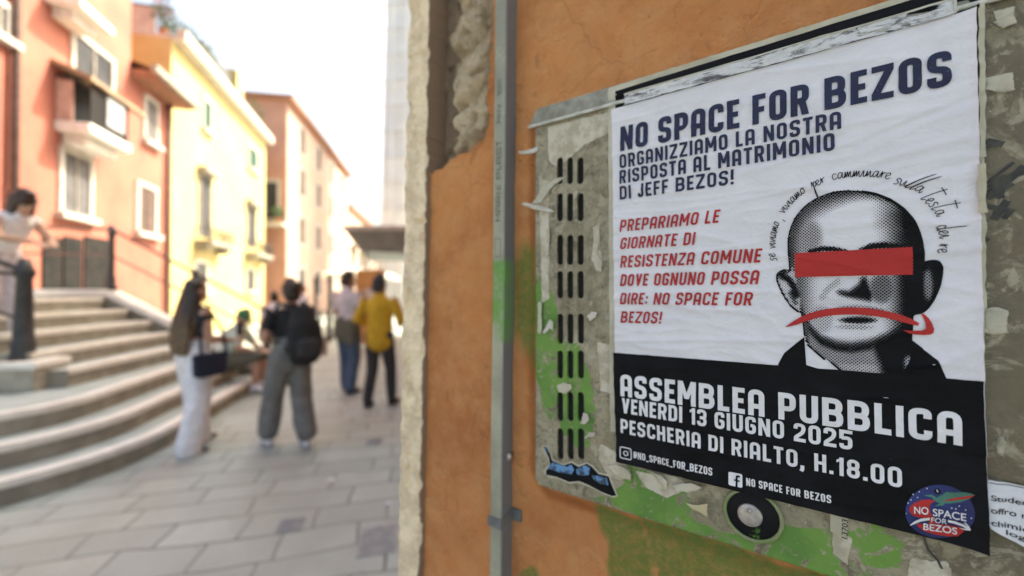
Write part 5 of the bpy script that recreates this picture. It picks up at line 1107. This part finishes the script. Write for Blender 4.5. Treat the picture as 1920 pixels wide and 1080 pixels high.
# ------------------------------------------------------------------ people
def remeshed(parts, voxel, smooth=6, fold=None):
    """one continuous surface from overlapping tapered limbs; parts = list of [(point, rx, ry), ...] lofts"""
    mb = MB()
    for ring in parts:
        pts = [Vector(p) for p, _, _ in ring]; n = 14
        rs = [(rx, ry) for _, rx, ry in ring]
        d0 = (pts[1]-pts[0]).normalized(); d1 = (pts[-1]-pts[-2]).normalized()
        seq = []
        for k in (3, 2, 1): a = k*pi/6.5; m_ = min(rs[0]); seq.append((pts[0]-d0*m_*sin(a)*.9, rs[0][0]*cos(a), rs[0][1]*cos(a), d0))
        for i, p in enumerate(pts): seq.append((p, rs[i][0], rs[i][1], (pts[min(i+1, len(pts)-1)]-pts[max(i-1, 0)]).normalized()))
        for k in (1, 2, 3): a = k*pi/6.5; m_ = min(rs[-1]); seq.append((pts[-1]+d1*m_*sin(a)*.9, rs[-1][0]*cos(a), rs[-1][1]*cos(a), d1))
        vs = []
        for p, rx, ry, d in seq:
            u = Vector((1, 0, 0)) - d*d.x
            if u.length < .2: u = Vector((0, 1, 0)) - d*d.y
            u.normalize(); v = d.cross(u)
            for k in range(n): a = 2*pi*k/n; vs.append(p + u*(rx*cos(a)) + v*(ry*sin(a)))
        m = len(seq)
        mb.add(vs, [(i*n+k, i*n+(k+1) % n, (i+1)*n+(k+1) % n, (i+1)*n+k) for i in range(m-1) for k in range(n)] + [tuple(reversed(range(n))), tuple(range((m-1)*n, m*n))])
    me = bpy.data.meshes.new('tmp'); me.from_pydata(mb.v, [], mb.f); ob = bpy.data.objects.new('tmp', me); COL.objects.link(ob)
    r = ob.modifiers.new('r', 'REMESH'); r.mode = 'VOXEL'; r.voxel_size = voxel
    s = ob.modifiers.new('s', 'SMOOTH'); s.factor = .5; s.iterations = smooth
    dg = bpy.context.evaluated_depsgraph_get(); dg.update(); out = bpy.data.meshes.new_from_object(ob.evaluated_get(dg)); bpy.data.objects.remove(ob); bpy.data.meshes.remove(me)
    if fold:
        out.update()
        for v in out.vertices: v.co += v.normal*fold*(nz(v.co.x*14, v.co.y*14, v.co.z*5) + .5*nz(v.co.x*30, v.co.y*30, v.co.z*11))
    return out
V = Vector
SKIN = surf('skin', (.50, .29, .20), (.44, .25, .17), 30, .55)
SKIN2 = surf('tanned_skin', (.36, .19, .12), (.31, .16, .10), 30, .55)
def hand(wr_, dr, side, curl=.6, thumb=None):
    """palm, four fingers and a thumb; dr = direction of the fingers"""
    dr = dr.normalized(); up = V((0, 0, 1)) if abs(dr.z) < .8 else V((0, 1, 0)); lat = dr.cross(up).normalized(); nrm = lat.cross(dr).normalized()
    if thumb is not None: lat = (V(thumb) - dr*dr.dot(V(thumb))).normalized(); nrm = lat.cross(dr).normalized()*side
    P = [[(wr_, .026, .021), (wr_+dr*.05, .036, .018), (wr_+dr*.085, .037, .014)]]
    for i, L in enumerate((.068, .078, .072, .056)):
        b = wr_ + dr*.085 + lat*(.030-.020*i); m = b + dr*L*.5 - nrm*L*.18*curl; e = m + dr*L*.34 - nrm*L*.42*curl
        P.append([(b-dr*.02, .0095, .0095), (b, .0092, .0092), (m, .0085, .0085), (e, .007, .007)])
    b = wr_ + dr*.025 + lat*.028; P.append([(b, .012, .012), (b+lat*.025+dr*.03, .0105, .0105), (b+lat*.032+dr*.062, .008, .008)])
    return P
def person(label, loc, face, H, J, skin, grp=None):
    """J: joints in a 1.70 m figure, x right, y forward, z up. Returns the thing, a mapper and the joints."""
    t = thing('person', label, 'person', loc, grp); k = H/1.70; a = math.atan2(face[1], face[0]) - pi/2; ca, sa = cos(a), sin(a)
    D = dict(pel=(0, 0, .95), wai=(0, .01, 1.10), che=(0, .0, 1.30), nek=(0, -.01, 1.45), hed=(0, .015, 1.585), shL=(-.175, -.01, 1.39), shR=(.175, -.01, 1.39), elL=(-.23, -.03, 1.11), elR=(.23, -.03, 1.11), wrL=(-.25, .05, .87), wrR=(.25, .05, .87),
             hiL=(-.09, 0, .91), hiR=(.09, 0, .91), knL=(-.10, .02, .49), knR=(.10, .02, .49), anL=(-.11, -.02, .08), anR=(.11, -.02, .08), hdL=(0, .1, -1), hdR=(0, .1, -1), look=(0, 1, 0), ftL=(-.1, 1, 0), ftR=(.1, 1, 0))
    D.update(J); D = {q: V(v) for q, v in D.items()}
    lk_ = D['look'].normalized(); h = D['hed']; side = lk_.cross(V((0, 0, 1))).normalized(); hup = side.cross(lk_).normalized()
    P = [[(D['pel']-V((0, 0, .05)), .14, .10), (D['pel']+V((0, 0, .04)), .155, .11), (D['wai'], .125, .095), (D['che'], .155, .11), (D['che']*.35+D['nek']*.65, .13, .085), (D['nek'], .06, .06)],
         [(D['nek']-V((0, 0, .05)), .058, .058), (D['nek'], .053, .055), (h-hup*.07, .052, .056)]]
    P.append([(h-hup*.10+lk_*.045, .036, .034), (h-hup*.06+lk_*.022, .060, .072), (h, .074, .092), (h+hup*.05-lk_*.008, .074, .094), (h+hup*.085-lk_*.01, .056, .070)])
    P.append([(h-hup*.0+lk_*.088, .010, .010), (h-hup*.035+lk_*.108, .014, .013)])
    P.append([(h-hup*.062+lk_*.082-side*.02, .008, .008), (h-hup*.062+lk_*.090, .011, .010), (h-hup*.062+lk_*.082+side*.02, .008, .008)])
    for sg in (-1, 1): P.append([(h+side*sg*.074-hup*.03, .010, .014), (h+side*sg*.083, .010, .022), (h+side*sg*.080+hup*.025, .009, .016)])
    for s_, sg in (('L', -1), ('R', 1)):
        sh, el, wr_ = D['sh'+s_], D['el'+s_], D['wr'+s_]; hi, kn, an = D['hi'+s_], D['kn'+s_], D['an'+s_]
        P.append([(D['che']*.4+sh*.6, .055, .055), (sh, .056, .056), (sh.lerp(el, .4), .046, .046), (el, .037, .037)]); P.append([(el, .037, .037), (el.lerp(wr_, .35), .038, .038), (wr_, .025, .025)])
        P += hand(wr_, D['hd'+s_], sg)
        P.append([(hi+V((0, 0, .03)), .085, .09), (hi.lerp(kn, .4), .076, .08), (kn, .055, .057)]); P.append([(kn, .055, .057), (kn.lerp(an, .35), .055, .06), (an, .037, .038)])
        f = D['ft'+s_].normalized(); P.append([(an-f*.03-V((0, 0, .035)), .035, .03), (an+f*.06-V((0, 0, .045)), .042, .028), (an+f*.14-V((0, 0, .055)), .04, .02)])
    M = Matrix.Translation(V(loc)) @ Matrix.Rotation(a, 4, 'Z') @ Matrix.Scale(k, 4)
    def put(me, name, mat, par=t): me.transform(M); return link(name, me, mat, par, True)
    put(remeshed(P, .0068, 4), 'body', skin)
    for sg in (-1, 1):                              # eyes
        b = MB(); b.lathe(h+lk_*.083+side*sg*.032+hup*.002, [(.0, -.012), (.011, -.006), (.013, 0), (.010, .006), (.004, .009)], 10, lk_); me = bpy.data.meshes.new('eye'); me.from_pydata(b.v, [], b.f); put(me, 'eye', m_eye)
    return t, put, D, (h, lk_, side, hup)
m_eye = surf('eye_dark', (.05, .035, .03), (.5, .48, .45), 200, .3)
def cloth_mat(n, c, c2=None, s=14): return surf(n, c, c2 or tuple(x*.8 for x in c), s, .85, 220, .25, .002)
def shirt(D, r=.012, sleeve=.55, low=.0, wide=1.0, arms='LR'):
    P = [[(D['pel']+V((0, 0, low-.04)), .158*wide+r, .115*wide+r), (D['pel']+V((0, 0, low+.06)), .158*wide+r, .115*wide+r), (D['wai'], .135*wide+r, .105*wide+r), (D['che'], .160+r, .115+r), (D['che']*.35+D['nek']*.65, .135+r, .09+r), (D['nek']-V((0, 0, .02)), .066+r, .066+r)]]
    for s_ in arms:
        sh, el, wr_ = D['sh'+s_], D['el'+s_], D['wr'+s_]
        if sleeve <= 0: P.append([(D['che']*.4+sh*.6, .06+r, .06+r), (sh, .05+r, .05+r)]); continue
        e = sh.lerp(el, min(1, sleeve*1.6)) if sleeve < .62 else el
        P.append([(D['che']*.4+sh*.6, .06+r, .06+r), (sh, .06+r, .06+r), (e, .046+r, .046+r)])
        if sleeve >= .62: P.append([(el, .044+r, .044+r), (el.lerp(wr_, .95), .032+r, .032+r)])
    return P
def trousers(D, r=.014, flare=0.0, top=.07, low=.0, knee=False):
    P = [[(D['pel']+V((0, 0, -.07)), .150+r, .112+r), (D['pel']+V((0, 0, top)), .146+r, .112+r)]]
    for s_ in 'LR':
        hi, kn, an = D['hi'+s_], D['kn'+s_], D['an'+s_]
        P.append([(hi+V((0, 0, .03)), .088+r, .096+r), (hi.lerp(kn, .5), .078+r+flare*.3, .084+r+flare*.3), (kn, .060+r+flare*.6, .064+r+flare*.6)])
        if not knee: P.append([(kn, .060+r+flare*.6, .064+r+flare*.6), (kn.lerp(an, .5), .056+r+flare*.8, .060+r+flare*.8), (an+V((0, 0, low)), .045+r+flare, .052+r+flare)])
    return P
def shoes(D, put, mat, sole):
    for s_ in 'LR':
        an = D['an'+s_]; f = D['ft'+s_].normalized()
        o = put(remeshed([[(an-f*.035-V((0, 0, .03)), .042, .036), (an+f*.05-V((0, 0, .032)), .046, .036), (an+f*.15-V((0, 0, .045)), .044, .024), (an+f*.175-V((0, 0, .05)), .03, .016)], [(an+V((0, 0, .03)), .04, .045), (an-V((0, 0, .02)), .042, .05)]], .008, 3), 'shoe', mat)
        me = remeshed([[(an-f*.045-V((0, 0, .066)), .044, .010), (an+f*.05-V((0, 0, .066)), .048, .010), (an+f*.18-V((0, 0, .066)), .042, .010)]], .007, 1); put(me, 'sole', sole, o)
def hair_cap(hd, r=.012, low=.0, extra=()):
    h, l, s, u = hd
    return [[(h-u*(.03+low)-l*.055, .066+r, .045+r), (h+u*.03-l*.03, .074+r, .078+r), (h+u*.07-l*.02, .068+r, .082+r), (h+u*.10-l*.015, .045+r, .055+r)]] + list(extra)
def shape(put, parts, name, mat, voxel=.010, smooth=5, fold=None, par=None):
    me = remeshed(parts, voxel, smooth, fold); return put(me, name, mat, par) if par is not None else put(me, name, mat)
m_hair = surf('dark_hair', (.022, .016, .012), (.045, .03, .02), 40, .5, 120, .5, .01); m_hairbr, nt, bs = new_mat('ombre_hair')
g = nd(nt, 'NewGeometry'); g.name = 'geo'; sxyz = nd(nt, 'SeparateXYZ'); nt.links.new(g.outputs['Position'], sxyz.inputs[0])
c = mixc(nt, ramp(nt, sxyz.outputs[2], 1.45, 1.05), (.028, .018, .013), (.20, .115, .05)); c = mixc(nt, ramp(nt, ntex(nt, 45, 5), .4, .6), c, (.03, .02, .014)); nt.links.new(c, bs.inputs['Base Color']); bs.inputs['Roughness'].default_value = .45; bump(nt, bs, ntex(nt, 90, 5), .5, .01)
m_whitecl = cloth_mat('white_cloth', (.86, .85, .88), (.74, .73, .77)); m_blackcl = cloth_mat('black_cloth', (.018, .018, .02)); m_navycl = cloth_mat('navy_cloth', (.018, .022, .045)); m_greycl = cloth_mat('grey_cloth', (.20, .195, .185), (.15, .148, .14)); m_mint = cloth_mat('mint_cloth', (.64, .74, .66)); m_yelcl = cloth_mat('mustard_cloth', (.66, .40, .03), (.56, .33, .02)); m_jean = cloth_mat('blue_denim', (.085, .13, .21), (.06, .095, .16)); m_dark = cloth_mat('charcoal_cloth', (.045, .045, .05)); m_olive = cloth_mat('olive_cloth', (.13, .125, .09)); m_pinkw = cloth_mat('pale_pink_cloth', (.70, .62, .64)); m_capg = cloth_mat('green_cloth', (.03, .20, .075)); m_pat = surf('patterned_cloth', (.42, .37, .42), (.70, .66, .68), 45, .85); m_sole = surf('rubber', (.6, .6, .6), (.5, .5, .5), 20, .7); m_phone = surf('phone_black', (.015, .015, .017), None, 5, .2)
# 1 woman with long hair and white trousers
Jw = dict(elR=(.25, -.02, 1.12), wrR=(.20, .24, 1.08), hdR=(-.1, 1, .1), elL=(-.23, -.02, 1.12), wrL=(-.10, .24, 1.10), hdL=(.3, 1, .1), look=(.15, 1, -.35), anL=(-.16, .16, .08), anR=(.15, -.14, .08), knL=(-.13, .10, .49), knR=(.12, -.03, .49))
t, put, D, hd = person('woman with very long brown hair, black top and wide white trousers on the paving', (-3.06, 3.95, 0), (.35, .94), 1.62, Jw, SKIN)
h, l, s, u = hd
shape(put, hair_cap(hd, .012, .02, [[(h+u*.04-l*.06, .075, .05), (h-V((0, 0, .12))-l*.09, .10, .045), (V((0, -.13, 1.28)), .135, .045), (V((0, -.14, 1.10)), .14, .04), (V((0, -.13, .98)), .11, .028)], [(h-u*.02+s*.07-l*.02, .025, .04), (V((.10, -.05, 1.32)), .04, .04), (V((.11, -.10, 1.15)), .035, .03)]]), 'hair', m_hairbr, .010, 4, .012)
shape(put, [[(D['wai']+V((0, 0, .06)), .140, .108), (D['che'], .168, .122), (D['che']*.35+D['nek']*.65, .14, .095)]] + [[(D['che']*.4+D['sh'+q]*.6, .068, .068), (D['sh'+q].lerp(D['el'+q], .25), .062, .062)] for q in 'LR'], 'top', m_blackcl, .010, 5, .004)
shape(put, trousers(D, .014, .040, .10, -.02), 'trousers', m_whitecl, .012, 5, .012); shoes(D, put, m_greycl, m_sole)
t2 = thing('phone', 'black phone held by the woman in white trousers', 'phone', (-2.88, 4.12, 1.1)); pm_ = V((-3.06, 3.95, 0)); 
a_ = math.atan2(.94, .35)-pi/2; R_ = Matrix.Rotation(a_, 3, 'Z'); hp = pm_ + R_ @ (V((.172, .35, 1.115))*(1.62/1.7))
b = MB(); b.box((hp.x, hp.y, hp.z-.0), .075, .012, .15, a_); b.build('case', m_phone, t2, bevel=.004); b = MB(); q = hp - R_ @ V((0, .0072, 0)); b.box((q.x, q.y, hp.z+.006), .067, .002, .138, a_); b.build('screen', m_glass, t2)
bag = thing('tote_bag', 'dark navy shoulder bag at the hip of the woman in white trousers', 'bag', pm_ + R_ @ V((.24, -.04, .80)))
def wput(pos, R, k=.955): 
    def f(me, name, mat, par=None): me.transform(Matrix.Translation(pos) @ R.to_4x4() @ Matrix.Scale(k, 4)); return link(name, me, mat, par, True)
    return f
bp = wput(pm_, R_)
bg = MB(); bg.hexa([(x, y, z) for z, w2, d2 in ((.76, .045, .14), (.99, .025, .165)) for x, y in ((.265-w2, -.02-d2), (.265+w2*1.3, -.02-d2), (.265+w2*1.3, -.02+d2), (.265-w2, -.02+d2))]); bme = bpy.data.meshes.new('bag'); bme.from_pydata(bg.v, [], bg.f)
bo = bp(bme, 'body', m_navycl, bag); bv = bo.modifiers.new('bevel', 'BEVEL'); bv.width = .035; bv.segments = 4
b = MB(); b.tube([R_ @ (V(p)*.955) + pm_ for p in ((.31, .12, .95), (.26, .10, 1.2), (.19, .0, 1.45), (.24, -.10, 1.2), (.30, -.12, .95))], .014, 6); b.build('strap', m_navycl, bag)
# 2 person in grey trousers with backpack
Jg = dict(elL=(-.25, -.02, 1.12), wrL=(-.12, .20, 1.08), hdL=(.5, 1, 0), elR=(.24, .0, 1.13), wrR=(.10, .20, 1.06), hdR=(-.2, 1, 0), look=(0, 1, -.25), anL=(-.14, .20, .08), knL=(-.12, .16, .49), anR=(.12, -.12, .08), knR=(.11, .0, .49))
gl_ = V((-2.17, 4.02, 0)); gf = (-.72, .69)
t, put, D, hd = person('person with short black hair, black t-shirt, wide grey trousers and white sneakers', gl_, gf, 1.62, Jg, SKIN)
h, l, s, u = hd
shape(put, hair_cap(hd, .016, .03, [[(h-l*.10+u*.02, .045, .045), (h-l*.125+u*.03, .04, .04)]]), 'hair', m_hair, .010, 3, .008)
shape(put, shirt(D, .009, .36, .09), 'shirt', m_blackcl, .010, 5, .006); shape(put, trousers(D, .022, .035, .12, .07), 'trousers', m_greycl, .012, 5, .012); shoes(D, put, m_whitecl, m_sole)
ag = math.atan2(gf[1], gf[0])-pi/2; RG = Matrix.Rotation(ag, 3, 'Z'); bp = wput(gl_, RG)
bk_ = thing('backpack', 'black backpack slung on the back of the person in grey trousers', 'backpack', gl_ + RG @ V((.05, -.26, 1.15)))
bp(remeshed([[(V((.06, -.22, .93)), .15, .09), (V((.06, -.25, 1.05)), .175, .115), (V((.05, -.23, 1.25)), .16, .10), (V((.04, -.19, 1.40)), .10, .06)]], .012, 6, .005), 'pack', m_blackcl, bk_)
bp(remeshed([[(V((.06, -.34, .98)), .11, .035), (V((.06, -.35, 1.10)), .12, .04)]], .010, 4), 'front_pocket', m_dark, bk_)
b = MB()
for sg in (-1, 1): b.tube([RG @ (V(p)*.955) + gl_ for p in ((.05+sg*.10, -.16, 1.42), (sg*.11, .0, 1.475), (sg*.12, .125, 1.36), (sg*.14, .12, 1.18), (.05+sg*.13, -.15, 1.0))], .018, 6)
b.build('strap', m_dark, bk_); b = MB(); pz = RG @ V((.23, -.23, .89)) + gl_; b.lathe(pz, [(.03, 0), (.034, .02), (.034, .14), (.02, .16), (.02, .19), (.0, .19)], 12); tag_ = b.build('water_bottle', surf('bottle_pale', (.62, .52, .44), None, 8, .4), bk_, True)
# 3 seated person with green cap
sl = V((-4.30, 6.22, .36-.50)); sf = (.98, .12)
Js = dict(pel=(0, 0, .60), wai=(0, .02, .75), che=(0, .08, .95), nek=(0, .13, 1.09), hed=(0, .20, 1.205), look=(.25, 1, -.9), shL=(-.17, .11, 1.04), shR=(.17, .11, 1.04), elL=(-.22, .24, .80), elR=(.22, .24, .80), wrL=(-.08, .46, .72), wrR=(.08, .46, .72), hdL=(.2, 1, -.1), hdR=(-.2, 1, -.1), hiL=(-.09, .03, .58), hiR=(.09, .03, .58), knL=(-.13, .44, .66), knR=(.13, .44, .66), anL=(-.12, .40, .24), anR=(.12, .42, .24))
t, put, D, hd = person('person in green cap, mint shirt and olive grey shorts sitting hunched on the steps', sl, sf, 1.78, Js, SKIN)
h, l, s, u = hd
shape(put, shirt(D, .016, .45, .03, 1.0), 'shirt', m_mint, .010, 5, .006); shape(put, trousers(D, .018, .02, .03, 0, True), 'shorts', m_olive, .011, 5, .006); shoes(D, put, m_whitecl, m_sole)
cap = shape(put, [[(h+u*.035-l*.02, .088, .102), (h+u*.08-l*.02, .080, .094), (h+u*.115-l*.02, .045, .055)]], 'cap', m_capg, .009, 4); shape(put, [[(h+u*.045+l*.06-s*.01, .075, .012), (h+u*.03+l*.15, .06, .010)]], 'peak', m_capg, .008, 2, None, cap)
shape(put, [[(h-u*.04-l*.06, .066, .035), (h+u*.03-l*.04, .078, .06)]], 'hair', m_hair, .010, 3)
# 4 man in white shirt, jacket round the waist
J4 = dict(elR=(.27, .0, 1.14), wrR=(.22, .22, 1.05), hdR=(-.2, 1, -.1), elL=(-.25, .02, 1.13), wrL=(-.14, .24, 1.06), hdL=(.2, 1, -.1), look=(.5, 1, -.15), anL=(-.12, .10, .08), anR=(.13, -.10, .08), knL=(-.11, .08, .49))
t, put, D, hd = person('man in pale t-shirt and blue jeans with an olive jacket tied round his waist', (-2.50, 6.25, 0), (.35, .94), 1.82, J4, SKIN2)
shape(put, hair_cap(hd, .014, .01), 'hair', m_hair, .010, 3, .006); shape(put, shirt(D, .018, .40, .03), 'shirt', m_pinkw, .010, 5, .008); shape(put, trousers(D, .016, .012), 'trousers', m_jean, .011, 5, .008)
shape(put, [[(V((0, -.02, .82)), .20, .14), (V((0, -.01, .95)), .20, .15), (V((0, 0, 1.03)), .175, .135)], [(V((.14, -.09, .98)), .07, .05), (V((.15, -.11, .70)), .06, .03)]], 'tied_jacket', m_olive, .012, 4, .014); shoes(D, put, m_dark, m_phone)
# 5 man in mustard shirt
J5 = dict(elR=(.28, .02, 1.14), wrR=(.20, .22, 1.06), hdR=(-.3, 1, 0), elL=(-.30, .0, 1.14), wrL=(-.18, .20, 1.05), hdL=(.3, 1, 0), look=(.25, 1, -.1), anL=(-.14, -.05, .08), anR=(.12, .12, .08), knR=(.11, .10, .49))
t, put, D, hd = person('man seen from behind in a mustard yellow long sleeved shirt and charcoal trousers', (-1.76, 5.45, 0), (.1, 1), 1.73, J5, SKIN2)
shape(put, hair_cap(hd, .012, .03), 'hair', m_dark, .010, 3, .004); shape(put, shirt(D, .018, 1, -.08, 1.05), 'shirt', m_yelcl, .011, 5, .010); shape(put, trousers(D, .012, .004), 'trousers', m_dark, .011, 5, .006); shoes(D, put, m_phone, m_phone)
# 6 woman leaning on the bridge railing
J6 = dict(pel=(0, -.16, .93), wai=(0, -.10, 1.07), che=(0, .03, 1.24), nek=(0, .14, 1.36), hed=(0, .20, 1.47), look=(.1, 1, -.45), shL=(-.17, .09, 1.30), shR=(.17, .09, 1.30), elL=(-.22, .26, 1.08), elR=(.22, .26, 1.08), wrL=(-.06, .45, 1.05), wrR=(.10, .47, 1.05), hdL=(.4, 1, -.2), hdR=(-.2, 1, -.3), hiL=(-.09, -.14, .90), hiR=(.09, -.14, .90), knL=(-.10, -.06, .48), knR=(.11, -.10, .48), anL=(-.11, -.10, .08), anR=(.12, -.18, .08))
t, put, D, hd = person('woman with dark bob in a white sleeveless top leaning over the bridge railing', (-5.48, 4.44, .98), (.97, -.12), 1.72, J6, SKIN)
h, l, s, u = hd
shape(put, hair_cap(hd, .040, .06, [[(h-u*.02-l*.07, .085, .05), (h-u*.13-l*.05, .09, .04)], [(h-u*.02+s*.078, .022, .05), (h-u*.12+s*.07, .02, .04)], [(h-u*.02-s*.078, .022, .05), (h-u*.12-s*.07, .02, .04)]]), 'hair', surf('brown_hair', (.05, .026, .018), (.03, .017, .012), 40, .45), .010, 3, .010)
shape(put, shirt(D, .018, 0, .0, 1.05), 'top', m_whitecl, .010, 5, .010); shape(put, trousers(D, .022, .06, .06), 'trousers', m_pat, .012, 5, .012); shoes(D, put, m_whitecl, m_sole)
# 7, 8 farther people
for i, (x, y, H, lab, cl_, f_) in enumerate(((-4.52, 8.75, 1.72, 'distant man with dark hair in a white shirt beyond the person in grey', m_whitecl, (.5, .8)), (-4.62, 7.95, 1.52, 'distant brown haired person in a white top beyond the seated person', m_whitecl, (-.6, .6)))):
    t, put, D, hd = person(lab, (x, y, 0), f_, H, dict(anL=(-.12, .12, .08), knL=(-.11, .10, .49)), SKIN)
    shape(put, hair_cap(hd, .014, .02), 'hair', m_hair if i == 0 else m_hairbr, .012, 3); shape(put, shirt(D, .018, .45, .0), 'shirt', cl_, .012, 4, .006); shape(put, trousers(D, .016, .012), 'trousers', m_greycl if i else m_mint, .012, 4, .006); shoes(D, put, m_dark, m_phone)
